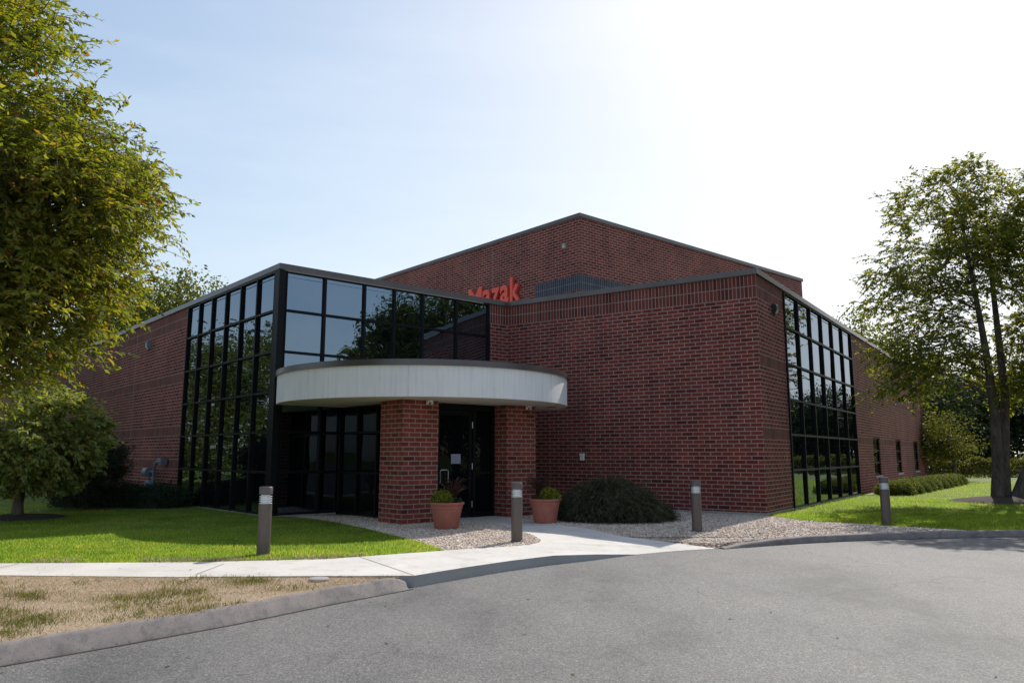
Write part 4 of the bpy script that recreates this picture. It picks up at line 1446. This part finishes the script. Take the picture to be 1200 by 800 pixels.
g = 'trees behind the building'
simple_tree("tall leafy tree rising above the left roof edge, nearest the shade tree", -32.5, 64, 15.8, 5.8, M['leaf_far'], 81, g, 650, 46, 0.34)
simple_tree("tall leafy tree with the highest crown above the left roof edge", -28.2, 66, 17.4, 5.0, M['leaf_far'], 82, g, 650, 46, 0.34)
simple_tree("tree showing only a small crown tip above the roof by the glass corner", -26.6, 71, 17.0, 3.8, M['leaf_far'], 83, g, 450, 46, 0.34)
g = 'trees beyond the right lawn'
simple_tree("bushy tree just beyond the far end of the right wing", 25.0, 54, 11.6, 4.6, M['leaf_far'], 84, g, 330, 46, 0.28)
simple_tree("small light green tree in front of the vine hedge behind the right wing", 27.0, 47.5, 4.2, 2.6, M['leaf_vine'], 85, g, 200, 40, 0.16, z0=0.4)
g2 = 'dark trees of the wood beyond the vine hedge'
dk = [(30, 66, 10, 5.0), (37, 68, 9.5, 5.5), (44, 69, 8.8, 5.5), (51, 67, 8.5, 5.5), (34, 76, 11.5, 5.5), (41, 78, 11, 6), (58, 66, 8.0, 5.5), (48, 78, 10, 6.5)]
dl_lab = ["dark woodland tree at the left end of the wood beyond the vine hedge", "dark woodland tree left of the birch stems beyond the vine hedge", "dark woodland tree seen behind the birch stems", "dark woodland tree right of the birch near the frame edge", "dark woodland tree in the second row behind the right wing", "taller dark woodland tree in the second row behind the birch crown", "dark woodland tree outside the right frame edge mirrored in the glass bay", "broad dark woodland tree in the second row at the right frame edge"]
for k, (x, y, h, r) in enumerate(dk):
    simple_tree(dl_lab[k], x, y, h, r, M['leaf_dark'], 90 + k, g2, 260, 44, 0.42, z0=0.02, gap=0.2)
g3 = 'trees mirrored in the left glass wall'
for k, (x, y, h, r, lab) in enumerate(((-23.5, 26.5, 8.6, 3.6, "yellow green tree mirrored low in the left glass wall nearest its corner"), (-27.5, 33.5, 9.4, 4.0, "yellow green tree mirrored in the middle of the left glass wall"), (-36, 40.5, 10.2, 4.2, "yellow green tree mirrored at the brick end of the left glass wall"), (-36, 27.5, 9.6, 4.2, "tree mirrored behind the others in the left glass wall"))):
    simple_tree(lab, x, y, h, r, M['leaf_far'], 110 + k, g3, 260, 46, 0.24, z0=0.02)
g4 = 'trees mirrored in the front glass wall'
for k, (x, y, h, r, lab) in enumerate(((22.6, 17.6, 14.2, 3.6, "tallest dark tree mirrored in the upper front glass"), (25.0, 20.9, 14.0, 3.2, "dark tree mirrored in the front glass beside the brick return"), (21.0, 14.9, 11.2, 2.5, "lower dark tree mirrored in the middle of the front glass"), (23.5, 11.9, 8.6, 2.2, "small tree mirrored low in the front glass above the canopy"))):
    simple_tree(lab, x, y, h, r, M['leaf_far'], 120 + k, g4, 420, 56, 0.26, z0=0.1, gap=0.25)

# vine-covered fence beyond the lawn
vx0, vy0, vx1, vy1 = 24.5, 53.5, 60.0, 57.5
t = thing('vine_fence', "low fence grown over with vines at the back of the right lawn", 'fence', (vx0, vy0, 0))
vd = Vector((vx1 - vx0, vy1 - vy0, 0))
nseg = 15
for k in range(nseg):
    p = vd * (k / nseg)
    mb = MB()
    mb.box(p + Vector((-0.06, -0.06, -0.1)), (0.12, 0, 0), (0, 0.12, 0), (0, 0, 1.25))
    obj('post', mb, M['bark'], t)
for z in (0.25, 0.55, 0.85):
    mb = MB()
    mb.box(Vector((0, -0.09, z)), vd, (0, 0.03, 0), (0, 0, 0.12))
    obj('rail', mb, M['bark'], t)
nrng = np.random.default_rng(77)
n = 26000
u = nrng.uniform(0, 1, n)
hh = 1.05 + 0.16 * np.sin(u * 60) + 0.1 * np.sin(u * 143 + 1)
keep_top = nrng.uniform(size=n) < 0.55
zz = np.where(keep_top, hh + nrng.normal(size=n) * 0.09, nrng.uniform(0, 1, n) * hh)
cen = np.stack([u * vd.x + nrng.normal(size=n) * 0.12, u * vd.y + nrng.normal(size=n) * 0.22 - 0.1, np.maximum(zz, 0.03)], axis=1)
v, f = leaf_quads(cen, 0.16, 0.7, nrng, 0.2)
np_mesh('vines', v, f, 4, M['leaf_vine'], t)

# ------------------------------------------------------------------ planters
def planter(label, loc, seed, mum, grass):
    t = thing('planter', label, 'planter', loc, 0, 'terracotta planters flanking the entrance')
    mb = MB()
    mb.lathe((0, 0, 0), [(0.24, 0.0), (0.262, 0.02), (0.325, 0.40), (0.335, 0.44), (0.345, 0.445), (0.35, 0.50), (0.375, 0.512), (0.385, 0.545), (0.375, 0.565), (0.34, 0.565), (0.325, 0.52), (0.32, 0.50)], 40)
    obj('pot', mb, M['terracotta'], t, smooth=True)
    mb = MB()
    mb.lathe((0, 0, 0), [(0.318, 0.505), (0.2, 0.53), (0.02, 0.535)], 24, 0, False, True)
    obj('soil', mb, M['soil'], t, smooth=True)
    nrng = np.random.default_rng(seed)
    # chrysanthemum cushion
    n = 330
    d = nrng.normal(size=(n, 3))
    d[:, 2] = np.abs(d[:, 2])
    d /= np.linalg.norm(d, axis=1)[:, None]
    C = np.array((mum[0], mum[1], 0.54)) + d * np.array((0.26, 0.26, 0.27)) * nrng.uniform(0.75, 1.03, size=(n, 1))
    cen = (C[:, None, :] + nrng.normal(size=(n, 16, 3)) * 0.02).reshape(-1, 3)
    v, f = leaf_quads(cen, 0.035, 0.5, nrng, -0.2)
    np_mesh('chrysanthemum', v, f, 4, M['leaf_mum'], t)
    # arching purple fountain grass
    mb = MB()
    rr = random.Random(seed)
    for k in range(80):
        a = rr.uniform(0, 2 * math.pi)
        l = rr.uniform(0.35, 0.8)
        out = rr.uniform(0.1, 0.42)
        b0 = Vector((grass[0] + rr.uniform(-.05, .05), grass[1] + rr.uniform(-.05, .05), 0.52))
        dirv = Vector((math.cos(a), math.sin(a), 0))
        pts = [b0 + dirv * out * u_ ** 1.6 + UP * l * (u_ * 1.35 - 0.62 * u_ * u_) for u_ in (0, 0.3, 0.6, 0.85, 1.0)]
        mb.tube(pts, [0.005, 0.006, 0.006, 0.014 if k % 3 == 0 else 0.005, 0.003], 5)
    obj('fountain_grass', mb, M['leaf_purple'], t)
    # low trailing leaves round the rim
    n = 220
    a = nrng.uniform(0, 2 * np.pi, n)
    r_ = nrng.uniform(0.16, 0.34, n)
    cen = np.stack([r_ * np.cos(a), r_ * np.sin(a), 0.56 + nrng.uniform(-0.02, 0.09, n)], axis=1)
    v, f = leaf_quads(cen, 0.075, 0.4, nrng, 0.1)
    np_mesh('trailing_leaves', v, f, 4, M['leaf_yew'], t)
    return t
planter("terracotta planter with yellow-green mum and tall purple grass beside the left pillar", (-1.42, 17.0, -0.01), 131, (-0.10, -0.05), (0.12, 0.05))
planter("terracotta planter with yellow mum beside the right pillar and the dark shrub", (0.78, 18.35, -0.01), 132, (0.10, -0.05), (-0.14, 0.02))

# ------------------------------------------------------------------ loose ground cover
def inside(poly, x, y):
    r = np.zeros(len(x), dtype=bool)
    n = len(poly)
    for i in range(n):
        x0, y0 = poly[i - 1][0], poly[i - 1][1]
        x1, y1 = poly[i][0], poly[i][1]
        if y0 == y1:
            continue
        c = ((y0 > y) != (y1 > y)) & (x < (x1 - x0) * (y - y0) / (y1 - y0) + x0)
        r ^= c
    return r

def scatter(poly, box_, dens, nrng):
    x0, x1, y0, y1 = box_
    n = int((x1 - x0) * (y1 - y0) * dens)
    x, y = nrng.uniform(x0, x1, n), nrng.uniform(y0, y1, n)
    k = inside(poly, x, y)
    return x[k], y[k]

def blades(name, x, y, z, h, w, mat, nrng, lean=0.5):
    n = len(x)
    a = nrng.uniform(0, 2 * np.pi, n)
    hh = h * nrng.uniform(0.5, 1.25, n)
    ld = nrng.uniform(0, 2 * np.pi, n)
    lx, ly = np.cos(ld) * hh * lean * nrng.uniform(0, 1.2, n), np.sin(ld) * hh * lean * nrng.uniform(0, 1.2, n)
    b_ = np.stack([x, y, z], axis=1)
    wv = np.stack([np.cos(a), np.sin(a), np.zeros(n)], axis=1) * (w / 2)
    tip = b_ + np.stack([lx, ly, hh], axis=1)
    v = np.stack([b_ - wv, b_ + wv, tip], axis=1).reshape(-1, 3)
    o = np_mesh(name, v, np.arange(n * 3, dtype=np.int32), 3, mat)
    return o

nrng = np.random.default_rng(200)
X, Y = [], []
for bx_, dn in (((-13, -0.5, 11.3, 13.2), 3600), ((-14, -0.5, 13.2, 16), 2300), ((-16, -1.0, 16, 21.5), 1200), ((-22, -5, 21.5, 26), 450)):
    x, y = scatter(left_lawn, bx_, dn, nrng)
    X.append(x); Y.append(y)
x, y = np.concatenate(X), np.concatenate(Y)
struct(blades('lawn_grass', x, y, np.zeros(len(x)) - 0.005, 0.042, 0.009, M['blade'], nrng), 'stuff')
x, y = scatter([(p[0], p[1] - 0.02) for p in sw_back] + [(p[0], p[1] + 0.24) for p in sw_back[::-1]], (-12, -1.5, 11.2, 13), 1500, nrng)
kp = np.array([noise.noise(Vector((a * 1.7, 5.1, b_ * 2))) > 0.0 for a, b_ in zip(x, y)])
struct(blades('lawn_edge_straw', x[kp], y[kp], np.zeros(kp.sum()), 0.06, 0.012, M['straw'], nrng, 1.2), 'stuff')
X, Y = [], []
for bx_, dn in (((6, 16, 16, 21), 1500), ((7, 24, 21, 28), 600), ((10, 36, 28, 44), 260)):
    x, y = scatter(right_lawn, bx_, dn, nrng)
    X.append(x); Y.append(y)
x, y = np.concatenate(X), np.concatenate(Y)
zz = np.where(y < 17.6, -0.028, -0.01)
struct(blades('lawn_grass_right', x, y, zz, 0.06, 0.012, M['blade'], nrng), 'stuff')

# dry strip: flat straw everywhere, green tufts here and there
x, y = scatter(dry, (-12, -1, 5.0, 10.6), 3800, nrng)
struct(blades('dry_grass', x, y, np.zeros(len(x)) - 0.006, 0.022, 0.005, M['straw'], nrng, 2.2), 'stuff')
tx, ty = scatter(dry, (-12, -1.3, 5.0, 10.5), 34, nrng)
keep = np.array([noise.noise(Vector((a * 0.8, b_ * 1.1, 3.3))) + 0.35 * noise.noise(Vector((a * 3.1, b_ * 3.7, 8.3))) > 0.06 for a, b_ in zip(tx, ty)])
tx, ty = tx[keep], ty[keep]
k = 46
sp = nrng.uniform(0.05, 0.17, size=(len(tx), 1))
x = (tx[:, None] + nrng.normal(size=(len(tx), k)) * sp).ravel()
y = (ty[:, None] + nrng.normal(size=(len(tx), k)) * sp).ravel()
ok = inside(dry, x, y)
struct(blades('grass_tufts', x[ok], y[ok], np.zeros(ok.sum()) - 0.006, 0.055, 0.008, M['tuft'], nrng, 1.0), 'stuff')

# stones of the gravel beds
def stones(name, polys, nrng):
    xs_, ys_, zs_ = [], [], []
    for poly, bx_, dn in polys:
        x, y = scatter(poly, bx_, dn, nrng)
        pz = np.array([p[2] for p in poly])
        z = np.where((poly is gravel_right) & (y < 17.6), np.clip((y - 17.4) * 0.018 - 0.0, -0.03, 0) + np.clip((5.2 - x) * -0.022, -0.055, 0) * (y < 15.6), 0.0)
        xs_.append(x); ys_.append(y); zs_.append(z - 0.008)
    x, y, z = np.concatenate(xs_), np.concatenate(ys_), np.concatenate(zs_)
    n = len(x)
    base = np.array([(1, 0, 0), (0, 1, 0), (-1, 0, 0), (0, -1, 0), (0.1, 0.1, 0.8), (0, 0, -0.8)], dtype=float)
    tri = np.array([(0, 1, 4), (1, 2, 4), (2, 3, 4), (3, 0, 4), (1, 0, 5), (2, 1, 5), (3, 2, 5), (0, 3, 5)])
    sc = nrng.lognormal(math.log(0.0165), 0.38, size=(n, 1, 1))
    jit = nrng.uniform(0.7, 1.3, size=(n, 6, 3))
    v = base[None] * jit * sc * np.array((1.15, 0.85, 0.65))
    a = nrng.uniform(0, 2 * np.pi, n)
    c, s_ = np.cos(a)[:, None], np.sin(a)[:, None]
    vx = v[:, :, 0] * c - v[:, :, 1] * s_
    vy = v[:, :, 0] * s_ + v[:, :, 1] * c
    v = np.stack([vx + x[:, None], vy + y[:, None], v[:, :, 2] + z[:, None]], axis=2).reshape(-1, 3)
    f = (tri[None] + (np.arange(n) * 6)[:, None, None]).ravel()
    return struct(np_mesh(name, v, f, 3, M['stone'], smooth=False), 'stuff')
stones('gravel', [(gravel_left, (-5.5, 0.7, 13.0, 20.5), 1500), (gravel_right, (0.3, 10, 14.4, 25.0), 1150)], nrng)

# a few dropped leaves on the road, walk and lawn
n = 170
x = np.concatenate([nrng.uniform(-9, 10, 110), nrng.uniform(-9, -1, 60)])
y = np.concatenate([nrng.uniform(5, 15.5, 110), nrng.uniform(5.5, 13, 60)])
z = np.where(inside(left_lawn, x, y) | inside(dry, x, y), 0.03, np.where(inside(sidewalk, x, y), 0.012, -0.142))
ok = ~(inside(gravel_left, x, y) | inside(gravel_right, x, y)) & ~((z < -0.1) & (inside([(-1.6, 10.0), (4.2, 14.3), (3.9, 15.0), (-1.6, 11)], x, y)))
cen = np.stack([x, y, z], axis=1)[ok]
v, f = leaf_quads(cen, 0.055, 0.5, nrng, 0.0, 1.0)
v[:, 2] = np.repeat(cen[:, 2], 4) + (v[:, 2] - np.repeat(cen[:, 2], 4)) * 0.15
struct(np_mesh('fallen_leaves', v, f, 4, M['tuft']), 'stuff')
